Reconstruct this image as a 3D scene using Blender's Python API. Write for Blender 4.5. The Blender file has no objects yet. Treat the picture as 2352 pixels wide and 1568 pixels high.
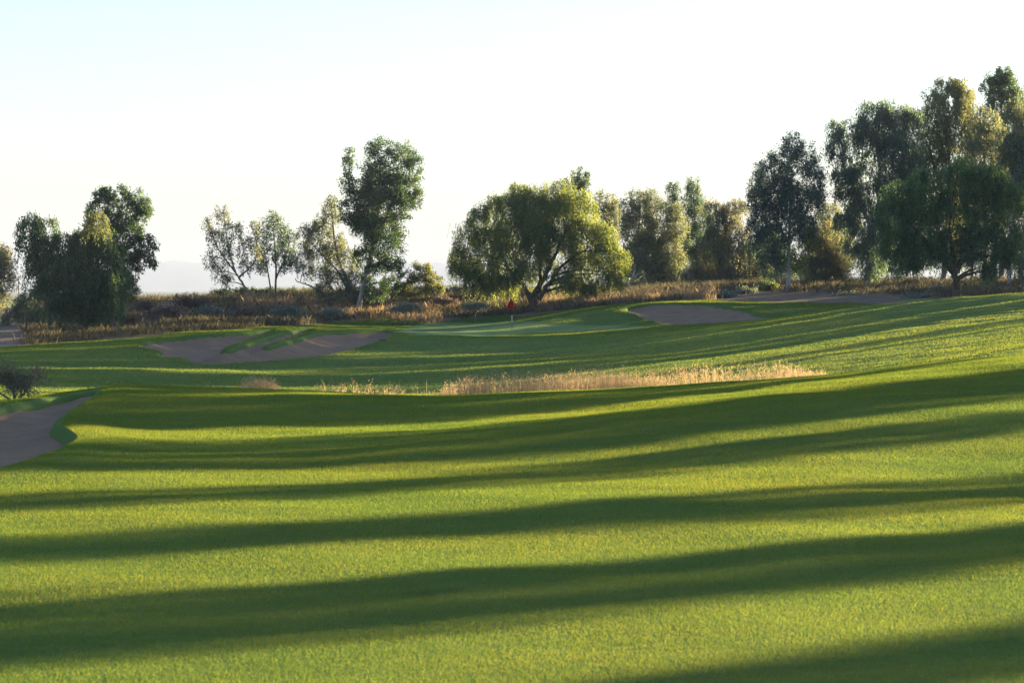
import bpy, math, random
import numpy as np
from mathutils import Vector
from mathutils.geometry import delaunay_2d_cdt

# ------------------------------------------------------------------ camera, sky, sun, exposure
F = 5553.0            # focal length in the units used below (picture 2352 wide, 1568 high)
HOR = 664.0           # row of the horizon
EYE = 2.2
SC = bpy.context.scene
COL = SC.collection
cam_d = bpy.data.cameras.new('camera')
cam = bpy.data.objects.new('camera', cam_d)
COL.objects.link(cam)
cam.location = (0, 0, EYE)
cam.rotation_euler = (math.radians(90), 0, 0)
cam_d.sensor_width = 36.0
cam_d.lens = F * 36.0 / 2352.0
cam_d.shift_y = -(784.0 - HOR) / 2352.0
cam_d.clip_start = 0.5
cam_d.clip_end = 60000
cam_d.dof.use_dof = True
cam_d.dof.focus_distance = 80
cam_d.dof.aperture_fstop = 6.3
SC.camera = cam

SUN_AZ = 57.0         # degrees to the right of the view axis
SUN_EL = 9.5
world = bpy.data.worlds.new('World')
SC.world = world
world.use_nodes = True
wn = world.node_tree
wn.nodes.clear()
wo = wn.nodes.new('ShaderNodeOutputWorld')
bg = wn.nodes.new('ShaderNodeBackground')
sky = wn.nodes.new('ShaderNodeTexSky')
sky.sky_type = 'NISHITA'
sky.sun_disc = False
sky.sun_elevation = math.radians(SUN_EL)
sky.sun_rotation = math.radians(SUN_AZ)
sky.air_density = 1.0
sky.dust_density = 0.9
sky.ozone_density = 3.0
bg.inputs['Strength'].default_value = 0.05
tint = wn.nodes.new('ShaderNodeMix'); tint.data_type = 'RGBA'; tint.blend_type = 'MULTIPLY'
tint.inputs[0].default_value = 1.0
tint.inputs[7].default_value = (0.98, 0.925, 0.95, 1)     # white balance of the photograph
wn.links.new(sky.outputs[0], tint.inputs[6])
wn.links.new(tint.outputs[2], bg.inputs[0])
wn.links.new(bg.outputs[0], wo.inputs[0])

sun_d = bpy.data.lights.new('sun', 'SUN')
sun_d.energy = 5.0
sun_d.angle = math.radians(0.55)
sun_d.color = (1.0, 0.77, 0.43)
sun = bpy.data.objects.new('sun', sun_d)
COL.objects.link(sun)
_a, _e = math.radians(SUN_AZ), math.radians(SUN_EL)
SDIR = Vector((math.sin(_a) * math.cos(_e), math.cos(_a) * math.cos(_e), math.sin(_e)))
sun.rotation_euler = SDIR.to_track_quat('Z', 'Y').to_euler()
sun.location = (60, 40, 30)
SC.view_settings.view_transform = 'Standard'
SC.view_settings.look = 'None'
SC.view_settings.exposure = 3.0
SC.view_settings.gamma = 1.0
SC.cycles.max_bounces = 8
SC.cycles.transmission_bounces = 4
SC.cycles.transparent_max_bounces = 6
SC.cycles.volume_bounces = 0

rng = np.random.default_rng(11)

# ------------------------------------------------------------------ helpers
def P(u, v, Y):
    return np.array([(u - 1176.0) / F * Y, Y, EYE - (v - HOR) / F * Y])

def tag(o, label=None, cat=None, group=None, kind=None):
    if label: o['label'] = label
    if cat: o['category'] = cat
    if group: o['group'] = group
    if kind: o['kind'] = kind
    return o

def empty(name, loc):
    o = bpy.data.objects.new(name, None)
    o.empty_display_size = 0.3
    o.location = loc
    COL.objects.link(o)
    return o

def mesh_obj(name, verts, faces, mat, parent=None, smooth=False, attrs=None):
    """verts (n,3) array; faces either (m,k) array or list of tuples"""
    me = bpy.data.meshes.new(name)
    verts = np.asarray(verts, dtype=np.float32)
    if parent is not None:
        verts = verts - np.array(parent.location, dtype=np.float32)
    if isinstance(faces, np.ndarray):
        m, k = faces.shape
        me.vertices.add(len(verts)); me.vertices.foreach_set('co', verts.ravel())
        me.loops.add(m * k); me.loops.foreach_set('vertex_index', faces.astype(np.int32).ravel())
        me.polygons.add(m)
        me.polygons.foreach_set('loop_start', np.arange(0, m * k, k, dtype=np.int32))
        me.update(calc_edges=True)
    else:
        me.from_pydata([tuple(map(float, v)) for v in verts], [], [tuple(map(int, f)) for f in faces])
        me.update()
    if attrs:
        for an, av in attrs.items():
            a = me.attributes.new(an, 'FLOAT', 'POINT')
            a.data.foreach_set('value', np.asarray(av, dtype=np.float32))
    if smooth:
        me.polygons.foreach_set('use_smooth', np.ones(len(me.polygons), dtype=bool))
    me.materials.append(mat)
    o = bpy.data.objects.new(name, me)
    COL.objects.link(o)
    if parent is not None:
        o.parent = parent
    return o

class Tubes:
    def __init__(s): s.v = []; s.f = []; s.n = 0
    def add(s, pts, rad, k=7):
        pts = np.asarray(pts, float); n = len(pts)
        t = np.gradient(pts, axis=0)
        t /= np.linalg.norm(t, axis=1)[:, None] + 1e-9
        ref = np.array([0.3, 1.0, 0.05]); ref /= np.linalg.norm(ref)
        a = np.cross(t, ref); a /= np.linalg.norm(a, axis=1)[:, None] + 1e-9
        b = np.cross(t, a)
        th = np.arange(k) * 2 * math.pi / k
        rad = np.atleast_1d(np.asarray(rad, float))
        rad = np.interp(np.linspace(0, 1, n), np.linspace(0, 1, len(rad)), rad)
        ring = pts[:, None, :] + rad[:, None, None] * (np.cos(th)[None, :, None] * a[:, None, :] + np.sin(th)[None, :, None] * b[:, None, :])
        s.v.append(ring.reshape(-1, 3))
        i = np.arange(n - 1)[:, None] * k; j = np.arange(k)[None, :]; j2 = (j + 1) % k
        q = np.stack([i + j, i + j2, i + k + j2, i + k + j], -1).reshape(-1, 4) + s.n
        s.f.append(q); s.n += n * k
    def build(s, name, mat, parent=None):
        return mesh_obj(name, np.concatenate(s.v), np.concatenate(s.f), mat, parent, smooth=True)

def spline(pts, n=12):
    """smooth curve through points"""
    pts = np.asarray(pts, float)
    if len(pts) == 2:
        return pts[0] + (pts[1] - pts[0]) * np.linspace(0, 1, n)[:, None]
    p = np.vstack([2 * pts[0] - pts[1], pts, 2 * pts[-1] - pts[-2]])
    out = []
    per = max(3, n // (len(pts) - 1))
    for i in range(1, len(p) - 2):
        t = np.linspace(0, 1, per, endpoint=False)[:, None]
        out.append(0.5 * (2 * p[i] + (p[i + 1] - p[i - 1]) * t + (2 * p[i - 1] - 5 * p[i] + 4 * p[i + 1] - p[i + 2]) * t ** 2
                          + (3 * p[i] - p[i - 1] - 3 * p[i + 1] + p[i + 2]) * t ** 3))
    out.append(p[-2:-1])
    return np.concatenate(out)

# ------------------------------------------------------------------ materials
def new_mat(name):
    m = bpy.data.materials.new(name); m.use_nodes = True
    nt = m.node_tree; nt.nodes.clear()
    return m, nt, nt.nodes.new('ShaderNodeOutputMaterial')

def ramp(nt, fac, stops):
    r = nt.nodes.new('ShaderNodeValToRGB')
    while len(r.color_ramp.elements) < len(stops): r.color_ramp.elements.new(0.5)
    for e, (p, c) in zip(r.color_ramp.elements, stops):
        e.position = p; e.color = (*c, 1)
    nt.links.new(fac, r.inputs[0])
    return r.outputs[0]

def noise(nt, vec, scale, detail=3, rough=0.55, out=0):
    n = nt.nodes.new('ShaderNodeTexNoise')
    n.inputs['Scale'].default_value = scale; n.inputs['Detail'].default_value = detail
    n.inputs['Roughness'].default_value = rough
    if vec is not None: nt.links.new(vec, n.inputs['Vector'])
    return n.outputs[out]

def mixc(nt, fac, a, b, mode='MIX'):
    m = nt.nodes.new('ShaderNodeMix'); m.data_type = 'RGBA'; m.blend_type = mode
    for s, x in ((0, fac), (6, a), (7, b)):
        if isinstance(x, (int, float)): m.inputs[s].default_value = x
        elif isinstance(x, tuple): m.inputs[s].default_value = (*x, 1)
        else: nt.links.new(x, m.inputs[s])
    return m.outputs[2]

def math_n(nt, op, a, b=None, clamp=False):
    m = nt.nodes.new('ShaderNodeMath'); m.operation = op; m.use_clamp = clamp
    for s, x in ((0, a), (1, b)):
        if x is None: continue
        if isinstance(x, (int, float)): m.inputs[s].default_value = x
        else: nt.links.new(x, m.inputs[s])
    return m.outputs[0]

def attr(nt, name, out='Fac'):
    a = nt.nodes.new('ShaderNodeAttribute'); a.attribute_name = name
    return a.outputs[out]

def geom_pos(nt):
    return nt.nodes.new('ShaderNodeNewGeometry').outputs['Position']

def mapping(nt, vec, scale=(1, 1, 1), rot=(0, 0, 0)):
    m = nt.nodes.new('ShaderNodeMapping')
    m.inputs['Scale'].default_value = scale; m.inputs['Rotation'].default_value = rot
    nt.links.new(vec, m.inputs['Vector'])
    return m.outputs[0]

def leaf_mat(name, dark, mid, light, trans=0.42, tint=(1.25, 1.15, 0.5), gloss=0.25):
    m, nt, out = new_mat(name)
    c = ramp(nt, attr(nt, 'var'), [(0.0, dark), (0.5, mid), (1.0, light)])
    if gloss > 0.15: c = mixc(nt, 1.0, c, (1.6, 1.92, 2.6), 'MULTIPLY')
    big = noise(nt, geom_pos(nt), 0.45, 2)
    c = mixc(nt, 0.55, c, ramp(nt, big, [(0.3, (0.55, 0.6, 0.62)), (0.7, (1.35, 1.25, 1.1))]), 'MULTIPLY')
    p = nt.nodes.new('ShaderNodeBsdfPrincipled')
    p.inputs['Roughness'].default_value = 0.5
    p.inputs['Specular IOR Level'].default_value = gloss
    nt.links.new(c, p.inputs['Base Color'])
    t = nt.nodes.new('ShaderNodeBsdfTranslucent')
    nt.links.new(mixc(nt, 1.0, c, tint, 'MULTIPLY'), t.inputs['Color'])
    mx = nt.nodes.new('ShaderNodeMixShader'); mx.inputs[0].default_value = min(0.62, trans + 0.12)
    nt.links.new(p.outputs[0], mx.inputs[1]); nt.links.new(t.outputs[0], mx.inputs[2])
    nt.links.new(mx.outputs[0], out.inputs['Surface'])
    return m

def plain_mat(name, c1, c2, scale=3.0, rough=0.85, bump=0.0, spec=0.2):
    m, nt, out = new_mat(name)
    p = nt.nodes.new('ShaderNodeBsdfPrincipled')
    pos = geom_pos(nt)
    n = noise(nt, pos, scale, 4)
    nt.links.new(ramp(nt, n, [(0.35, c1), (0.65, c2)]), p.inputs['Base Color'])
    p.inputs['Roughness'].default_value = rough
    p.inputs['Specular IOR Level'].default_value = spec
    if bump:
        b = nt.nodes.new('ShaderNodeBump'); b.inputs['Strength'].default_value = bump
        b.inputs['Distance'].default_value = 0.05
        nt.links.new(n, b.inputs['Height']); nt.links.new(b.outputs[0], p.inputs['Normal'])
    nt.links.new(p.outputs[0], out.inputs['Surface'])
    return m

M = {}
M['leaf_dark'] = leaf_mat('leaves_dark', (0.022, 0.042, 0.026), (0.038, 0.066, 0.032), (0.075, 0.10, 0.035))
M['leaf_blue'] = leaf_mat('leaves_blue_green', (0.035, 0.058, 0.048), (0.055, 0.082, 0.058), (0.095, 0.12, 0.065), gloss=0.35)
M['leaf_pepper'] = leaf_mat('leaves_pepper', (0.05, 0.07, 0.036), (0.088, 0.11, 0.04), (0.155, 0.165, 0.05), trans=0.55, tint=(1.55, 1.3, 0.5))
M['leaf_olive'] = leaf_mat('leaves_olive', (0.055, 0.07, 0.042), (0.095, 0.11, 0.06), (0.17, 0.165, 0.09), trans=0.42, tint=(1.3, 1.1, 0.6))
M['leaf_brown'] = leaf_mat('leaves_brownish', (0.062, 0.072, 0.04), (0.102, 0.106, 0.056), (0.165, 0.15, 0.08), trans=0.42, tint=(1.3, 1.05, 0.55))
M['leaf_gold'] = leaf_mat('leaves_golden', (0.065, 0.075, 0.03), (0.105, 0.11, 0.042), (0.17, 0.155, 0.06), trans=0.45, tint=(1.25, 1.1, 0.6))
M['leaf_sage'] = leaf_mat('leaves_sage', (0.06, 0.075, 0.055), (0.10, 0.115, 0.085), (0.16, 0.17, 0.12), trans=0.3)
M['leaf_red'] = leaf_mat('leaves_rust', (0.055, 0.042, 0.028), (0.095, 0.062, 0.04), (0.15, 0.095, 0.058), trans=0.35, tint=(1.2, 1.0, 0.8))
M['leaf_twig'] = leaf_mat('leaves_dry_twigs', (0.03, 0.028, 0.02), (0.055, 0.05, 0.035), (0.10, 0.09, 0.06), trans=0.2)
M['leaf_willow_dark'] = leaf_mat('leaves_willow_dark', (0.028, 0.055, 0.035), (0.048, 0.085, 0.04), (0.09, 0.125, 0.04), trans=0.45, tint=(1.35, 1.15, 0.45))
M['bark_dark'] = plain_mat('bark_dark', (0.035, 0.028, 0.02), (0.10, 0.08, 0.055), 6, bump=0.6)
M['bark_white'] = plain_mat('bark_white', (0.24, 0.20, 0.17), (0.52, 0.48, 0.43), 4, bump=0.3)
M['bark_pale'] = plain_mat('bark_pale', (0.17, 0.14, 0.115), (0.33, 0.28, 0.23), 4, bump=0.3)
M['bark_grey'] = plain_mat('bark_grey', (0.10, 0.085, 0.07), (0.24, 0.20, 0.165), 5, bump=0.4)

# fescue / dry grasses
def blade_mat(name, c0, c1, c2, trans=0.4, tint=(1.1, 1.0, 0.75)):
    return leaf_mat(name, c0, c1, c2, trans=trans, tint=tint, gloss=0.1)
M['fescue'] = blade_mat('golden_stalks', (0.22, 0.165, 0.11), (0.34, 0.265, 0.18), (0.46, 0.38, 0.28))
M['drygrass'] = blade_mat('dry_bank_grass', (0.065, 0.073, 0.055), (0.12, 0.12, 0.09), (0.195, 0.178, 0.135))
M['blade'] = None

def turf_mat():
    m, nt, out = new_mat('turf')
    pos = geom_pos(nt)
    p = nt.nodes.new('ShaderNodeBsdfPrincipled')
    fine = noise(nt, pos, 38, 4, 0.7)
    mid = noise(nt, mapping(nt, pos, (0.5, 1.1, 1), (0, 0, 0.5)), 2.2, 5, 0.6)
    big = noise(nt, pos, 0.13, 3)
    c = ramp(nt, fine, [(0.25, (0.048, 0.10, 0.022)), (0.5, (0.088, 0.152, 0.034)), (0.78, (0.145, 0.205, 0.055))])
    c = mixc(nt, 1.0, c, ramp(nt, mid, [(0.3, (0.80, 0.86, 0.85)), (0.7, (1.14, 1.08, 1.05))]), 'MULTIPLY')
    c = mixc(nt, 1.0, c, ramp(nt, big, [(0.3, (0.84, 0.94, 0.95)), (0.7, (1.16, 1.06, 1.0))]), 'MULTIPLY')
    # the putting green: short, paler, striped by the mower
    wv = nt.nodes.new('ShaderNodeTexWave'); wv.inputs['Scale'].default_value = 0.28
    wv.inputs['Distortion'].default_value = 0.6
    nt.links.new(mapping(nt, pos, (1, 1, 1), (0, 0, 0.9)), wv.inputs['Vector'])
    gc = mixc(nt, wv.outputs['Fac'], (0.10, 0.172, 0.045), (0.125, 0.195, 0.055))
    c = mixc(nt, attr(nt, 'green'), c, gc)
    # taller rough round the bunkers and the green
    c = mixc(nt, attr(nt, 'rough'), c, mixc(nt, fine, (0.03, 0.075, 0.014), (0.10, 0.16, 0.028)))
    # desert soil
    soil = ramp(nt, noise(nt, pos, 1.6, 6, 0.65), [(0.3, (0.11, 0.08, 0.055)), (0.6, (0.19, 0.14, 0.095)), (0.8, (0.24, 0.18, 0.125))])
    c = mixc(nt, attr(nt, 'soil'), c, soil)
    far = ramp(nt, noise(nt, pos, 0.02, 6, 0.7), [(0.35, (0.055, 0.065, 0.04)), (0.65, (0.15, 0.13, 0.09))])
    c = mixc(nt, attr(nt, 'far'), c, far)
    nt.links.new(c, p.inputs['Base Color'])
    p.inputs['Roughness'].default_value = 0.9
    p.inputs['Specular IOR Level'].default_value = 0.12
    b = nt.nodes.new('ShaderNodeBump'); b.inputs['Strength'].default_value = 0.75
    b.inputs['Distance'].default_value = 0.02
    nt.links.new(noise(nt, pos, 26, 5, 0.75), b.inputs['Height'])
    b2 = nt.nodes.new('ShaderNodeBump'); b2.inputs['Strength'].default_value = 0.5
    b2.inputs['Distance'].default_value = 0.06
    nt.links.new(mid, b2.inputs['Height'])
    nt.links.new(b2.outputs[0], b.inputs['Normal'])
    nt.links.new(b.outputs[0], p.inputs['Normal'])
    nt.links.new(p.outputs[0], out.inputs['Surface'])
    return m
M['turf'] = turf_mat()

def sand_mat():
    m, nt, out = new_mat('bunker_sand')
    pos = geom_pos(nt)
    p = nt.nodes.new('ShaderNodeBsdfPrincipled')
    n1 = noise(nt, pos, 0.9, 5, 0.6); n2 = noise(nt, mapping(nt, pos, (1, 3, 1), (0, 0, 0.4)), 9, 4, 0.7)
    c = ramp(nt, n1, [(0.3, (0.19, 0.127, 0.082)), (0.7, (0.26, 0.175, 0.112))])
    c = mixc(nt, 0.6, c, ramp(nt, n2, [(0.3, (0.8, 0.8, 0.8)), (0.7, (1.12, 1.12, 1.12))]), 'MULTIPLY')
    nt.links.new(c, p.inputs['Base Color'])
    p.inputs['Roughness'].default_value = 0.95
    p.inputs['Specular IOR Level'].default_value = 0.1
    b = nt.nodes.new('ShaderNodeBump'); b.inputs['Strength'].default_value = 0.8; b.inputs['Distance'].default_value = 0.04
    nt.links.new(n2, b.inputs['Height']); nt.links.new(b.outputs[0], p.inputs['Normal'])
    nt.links.new(p.outputs[0], out.inputs['Surface'])
    return m
M['sand'] = sand_mat()

# ------------------------------------------------------------------ terrain heights
CP = [  # (u, v, Y): points of the ground seen at a picture position, at a distance
    (0, 1568, 13.6), (1176, 1568, 13.5), (2352, 1568, 13.3),
    (0, 1400, 16.8), (1176, 1400, 16.6), (2352, 1400, 16.2),
    (0, 1250, 21.0), (1176, 1250, 20.9), (2352, 1240, 20.4),
    (0, 1130, 26.6), (600, 1110, 27.6), (1176, 1120, 26.9), (1700, 1120, 25.8), (2352, 1125, 27.0),
    (600, 1050, 32.5), (1176, 1050, 32.0), (1700, 1040, 31.0), (2352, 975, 33.7),
    (0, 1075, 29.5), (0, 1000, 35.5), (150, 1010, 35.0), (250, 960, 41), (250, 905, 49),
    (600, 960, 42), (1176, 965, 41), (1700, 935, 38), (1900, 915, 39), (2352, 865, 41.5),
    (0, 935, 44.5), (100, 915, 49), (250, 888, 54), (560, 900, 54), (720, 908, 54), (1000, 912, 53), (1300, 893, 54), (1600, 878, 52), (1900, 862, 51), (2352, 815, 49),
    (0, 948, 54), (0, 960, 60), (150, 930, 62),
    (300, 915, 66), (700, 935, 66), (1176, 935, 66), (1700, 900, 64), (2352, 842, 60),
    (0, 880, 80), (300, 885, 82), (700, 903, 85), (1176, 905, 82), (1700, 868, 80), (2000, 850, 77), (2352, 798, 75),
    (0, 850, 90), (300, 850, 94), (700, 862, 96), (1176, 862, 94), (1600, 842, 90), (2000, 800, 88), (2352, 755, 90),
    (0, 825, 101), (250, 830, 101), (450, 838, 101), (900, 815, 112), (1176, 810, 114), (1600, 795, 108), (2000, 760, 104), (2352, 720, 103),
    (0, 801, 117), (320, 798, 114), (905, 765, 128), (1176, 780, 136), (1600, 757, 133), (1770, 736, 142), (1870, 722, 137), (2000, 706, 132), (2130, 690, 126), (2352, 684, 118),
    (150, 785, 128), (300, 778, 130), (560, 762, 136), (740, 755, 142), (900, 762, 142), (1176, 762, 160), (1350, 752, 160), (1500, 748, 152), (1540, 748, 150), (1680, 744, 148),
    (900, 744, 178), (1100, 741, 180), (600, 745, 158), (700, 738, 172), (1222, 727, 178), (1300, 713, 175), (1450, 696, 172), (1600, 691, 170), (1720, 704, 163), (1800, 706, 164), (1950, 706, 160), (2100, 700, 150), (1650, 720, 158),
    (2200, 686, 150), (2352, 680, 150), (1760, 700, 172), (1810, 668, 182), (1995, 658, 186), (1900, 690, 172), (2140, 660, 186), (2320, 658, 178),
    (30, 792, 133), (60, 776, 142), (245, 762, 150), (0, 752, 165), (420, 745, 157), (400, 700, 182), (500, 688, 186), (600, 692, 186), (820, 702, 185), (950, 690, 190), (1080, 672, 198), (1200, 680, 195), (1400, 672, 195), (1550, 672, 190),
    (0, 700, 260), (300, 705, 235), (700, 700, 240), (1200, 700, 250), (1700, 665, 240), (2200, 650, 230),
]
WP = [(20, 10, 0.1), (40, 25, 0.7), (30, 45, 1.3), (60, 60, 1.6), (45, 90, 1.8), (80, 120, 2.8), (60, 150, 2.4), (110, 60, 1.6), (110, 170, 3.0), (60, 200, 3.0),
      (70, 0, 0.5), (-20, 10, -0.1), (-30, 45, -0.8), (-40, 80, -1.2), (-45, 120, -1.2), (-60, 160, -1.0), (0, -10, 0.0), (-60, 0, -0.4), (0, 4, 0.0),
      (-60, 240, -1.0), (-110, 100, -1.5)]
cpt = np.array([P(*c) for c in CP] + [np.array(w, float) for w in WP])
def _warp(x, y):      # finer resolution near the camera
    r = 60.0
    return np.stack([x / (np.abs(y) + 25) * 40, np.sign(y) * np.log1p(np.abs(y) / 25) * 40], -1)
def _phi(r2): return 0.5 * r2 * np.log(r2 + 1e-6)
_c = _warp(cpt[:, 0], cpt[:, 1])
_n = len(_c)
_K = _phi(((_c[:, None] - _c[None]) ** 2).sum(-1)) + np.eye(_n) * 1.2
_A = np.zeros((_n + 3, _n + 3)); _A[:_n, :_n] = _K
_A[:_n, _n] = 1; _A[:_n, _n + 1:] = _c; _A[_n, :_n] = 1; _A[_n + 1:, :_n] = _c.T
_w = np.linalg.solve(_A, np.concatenate([cpt[:, 2], [0, 0, 0]]))
def sstep(a, b, x):
    t = np.clip((x - a) / (b - a), 0, 1); return t * t * (3 - 2 * t)
def base_h(x, y):
    x = np.asarray(x, float).ravel(); y = np.asarray(y, float).ravel()
    out = np.zeros(len(x))
    xc = np.clip(x, -110, 120); yc = np.clip(y, -15, 262)
    for i in range(0, len(x), 20000):
        q = _warp(xc[i:i + 20000], yc[i:i + 20000])
        out[i:i + 20000] = _phi(((q[:, None] - _c[None]) ** 2).sum(-1)) @ _w[:_n] + _w[_n] + q @ _w[_n + 1:]
    out = np.clip(out, -4, 5)
    far = np.maximum(sstep(225, 330, y), np.maximum(sstep(80, 160, -x), sstep(110, 220, x)))
    far = np.maximum(far, sstep(10, 120, -y))
    dist = np.hypot(x, y)
    plain = -1.2 - 5.0 * sstep(300, 3000, dist) + 0.8 * np.sin(x / 130 + 1) * np.sin(y / 170) * sstep(300, 500, dist)
    return out * (1 - far) + plain * far
def wob(x, y):        # small undulations of mown ground
    a = 0.022 * np.sin(x * 0.9 + 1.3 * np.sin(y * 0.31)) * np.sin(y * 0.55 + 0.6 * x)
    b = 0.012 * np.sin(x * 2.3 + y * 1.1) * np.sin(y * 1.7 - x * 0.7 + 1)
    c = 0.05 * np.sin(x * 0.27 + 0.7) * np.sin(y * 0.21 + 0.11 * x)
    k = sstep(8, 25, y) * 0.6 + 0.4
    return (a + b) * k + c
def ridge_rough(x, y):  # rougher turf on the crest at the far right
    w = sstep(14, 20, x) * sstep(96, 104, y) * (1 - sstep(135, 145, y))
    return w * (0.05 * np.sin(y * 2.4 + 0.8 * np.sin(x * 0.9)) + 0.035 * np.sin(y * 4.1 + x * 0.8 + 1))

# ground grid: dense where the picture looks, stretching to the horizon
def axis(lo, hi, step, far, g=1.22):
    a = list(np.arange(lo, hi + step * .5, step))
    s = step; v = a[-1]
    while v < far: s *= g; v += s; a.append(v)
    s = step; v = a[0]; pre = []
    while v > -far: s *= g; v -= s; pre.append(v)
    return np.array(pre[::-1] + a)
GX = axis(-42, 46, 0.4, 25000)
GX = np.unique(np.concatenate([GX[(GX < -15) | (GX > -4)], np.arange(-15, -4, 0.14)]).round(4))
_y1 = np.unique(np.concatenate([np.arange(8, 27, 0.3), np.arange(27, 56, 0.16), np.arange(56, 65.9, 0.3)]).round(4))
_y2 = np.arange(66, 205, 0.4)
GY = list(_y1) + list(_y2)
s_, v_ = 0.4, GY[-1]
while v_ < 30000: s_ *= 1.15; v_ += s_; GY.append(v_)
s_, v_ = 0.4, GY[0]; pre_ = []
while v_ > -25000: s_ *= 1.4; v_ -= s_; pre_.append(v_)
GY = np.array(pre_[::-1] + GY)
XX, YY = np.meshgrid(GX, GY)
ZB = base_h(XX, YY).reshape(XX.shape)
_near = (1 - sstep(200, 260, np.hypot(XX, YY)))
ZB = ZB + _near * (wob(XX, YY) + ridge_rough(XX, YY))

def sample(Z, x, y):
    x = np.asarray(x, float); y = np.asarray(y, float)
    i = np.clip(np.searchsorted(GX, x) - 1, 0, len(GX) - 2); j = np.clip(np.searchsorted(GY, y) - 1, 0, len(GY) - 2)
    fx = (x - GX[i]) / (GX[i + 1] - GX[i]); fy = (y - GY[j]) / (GY[j + 1] - GY[j])
    return (Z[j, i] * (1 - fx) + Z[j, i + 1] * fx) * (1 - fy) + (Z[j + 1, i] * (1 - fx) + Z[j + 1, i + 1] * fx) * fy
def hit(u, v, y0=9.0, y1=230.0):
    """where the ray through (u, v) first meets the ground beyond distance y0"""
    Y = np.arange(y0, y1, 0.1)
    x = (u - 1176.0) / F * Y; z = EYE - (v - HOR) / F * Y
    g = sample(ZB, x, Y)
    below = np.nonzero(z <= g)[0]
    if len(below) == 0:
        k = np.argmin(z - g)
    else: k = below[0]
    return np.array([x[k], Y[k]])

# ------------------------------------------------------------------ bunkers
def poly_hit(uvs, y0): return np.array([hit(u, v, y0) for u, v in uvs])
def smooth_poly(p, n=6):
    p = np.asarray(p); m = len(p); out = []
    for i in range(m):
        a, b, c, d = p[i - 1], p[i], p[(i + 1) % m], p[(i + 2) % m]
        for t in np.linspace(0, 1, n, endpoint=False):
            out.append(0.5 * (2 * b + (c - a) * t + (2 * a - 5 * b + 4 * c - d) * t * t + (3 * b - a - 3 * c + d) * t ** 3))
    return np.array(out)
def sdf(poly, x, y):
    """signed distance, negative inside"""
    shp = x.shape; q = np.stack([x.ravel(), y.ravel()], -1)
    d2 = np.full(len(q), 1e18); ins = np.zeros(len(q), bool)
    m = len(poly)
    for i in range(m):
        a = poly[i]; b = poly[(i + 1) % m]
        ab = b - a; w = q - a
        t = np.clip((w @ ab) / (ab @ ab + 1e-12), 0, 1)
        d2 = np.minimum(d2, ((w - t[:, None] * ab) ** 2).sum(-1))
        c = ((a[1] > q[:, 1]) != (b[1] > q[:, 1])) & (q[:, 0] < (b[0] - a[0]) * (q[:, 1] - a[1]) / (b[1] - a[1] + 1e-12) + a[0])
        ins ^= c
    d = np.sqrt(d2)
    return np.where(ins, -d, d).reshape(shp)

BUNKERS = [
    dict(uv=[(-60, 948), (0, 937), (60, 927), (130, 913), (190, 903), (232, 896), (215, 912), (180, 934), (145, 958), (133, 978), (158, 996), (170, 1006),
             (165, 1018), (120, 1042), (60, 1060), (0, 1078), (-60, 1092), (-140, 1050), (-140, 980)], y0=9, depth=0.55, bowl=3.2,
         label='near greenside sand bunker cut into the dark mound at the left edge'),
    dict(uv=[(322, 797), (350, 786), (430, 775), (520, 767), (590, 761), (632, 759), (602, 771), (558, 785), (524, 797), (511, 804), (530, 802),
             (572, 789), (620, 774), (660, 763), (684, 758), (724, 757), (684, 770), (640, 784), (606, 796), (626, 794), (668, 783), (706, 771), (740, 764), (790, 761), (850, 759),
             (903, 762), (903, 770), (860, 787), (800, 806), (740, 818), (660, 827), (560, 834), (470, 839), (440, 833), (425, 824), (365, 820), (372, 808)],
         y0=92, depth=0.75, bowl=2.5, label='long sand bunker with two grass fingers in front of the dry grass bank'),
    dict(uv=[(1440, 712), (1458, 704), (1500, 699), (1560, 696.5), (1625, 699), (1680, 708), (1725, 719), (1768, 732), (1720, 738), (1640, 743), (1545, 745.5),
             (1512, 741), (1490, 734), (1462, 722)], y0=140, depth=0.55, bowl=3.5,
         label='oval sand bunker set into the green mound right of the flag'),
]
ZG = ZB.copy()
roughA = np.zeros_like(ZB)
for b in BUNKERS:
    pl = smooth_poly(poly_hit(b['uv'], b['y0']), 5)
    b['poly'] = pl
    lo = pl.min(0) - 5; hi = pl.max(0) + 5
    jx = np.nonzero((GX > lo[0]) & (GX < hi[0]))[0]; jy = np.nonzero((GY > lo[1]) & (GY < hi[1]))[0]
    sl = (slice(jy[0], jy[-1] + 1), slice(jx[0], jx[-1] + 1))
    d = sdf(pl, XX[sl], YY[sl])
    b['d'] = d; b['sl'] = sl
    lip = 0.05 * np.exp(-((d - 0.35) / 0.5) ** 2)
    ZG[sl] = ZG[sl] + lip - sstep(0.0, 0.55, -d) * (b['depth'] + 0.5)
    roughA[sl] = np.maximum(roughA[sl], 1 - sstep(0.3, 1.6, d))

# area masks for the turf material
greenp = smooth_poly(poly_hit([(880, 766), (960, 746), (1080, 742), (1180, 738), (1260, 742), (1400, 748), (1470, 752), (1300, 762), (1176, 768), (1000, 772)], 128), 5)
dgr = sdf(greenp, XX, YY)
greenM = 1 - sstep(-0.3, 0.3, dgr)
def edge_line(pts):  # picture rows of the grass / desert border -> distance Y as a function of bearing
    h = np.array([hit(u, v, y0) for u, v, y0 in pts])
    b = h[:, 0] / h[:, 1]
    o = np.argsort(b); return b[o], h[o, 1]
eb, ey = edge_line([(-200, 802, 105), (0, 801, 105), (150, 787, 112), (300, 775, 115), (450, 762, 120), (620, 750, 130), (760, 738, 150), (900, 731, 160), (1100, 731, 165)])
eb = np.concatenate([eb, [(1240 - 1176) / F, (1450 - 1176) / F, (1600 - 1176) / F, (1750 - 1176) / F, (1900 - 1176) / F, (2050 - 1176) / F, (2200 - 1176) / F, (2400 - 1176) / F]])
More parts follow.
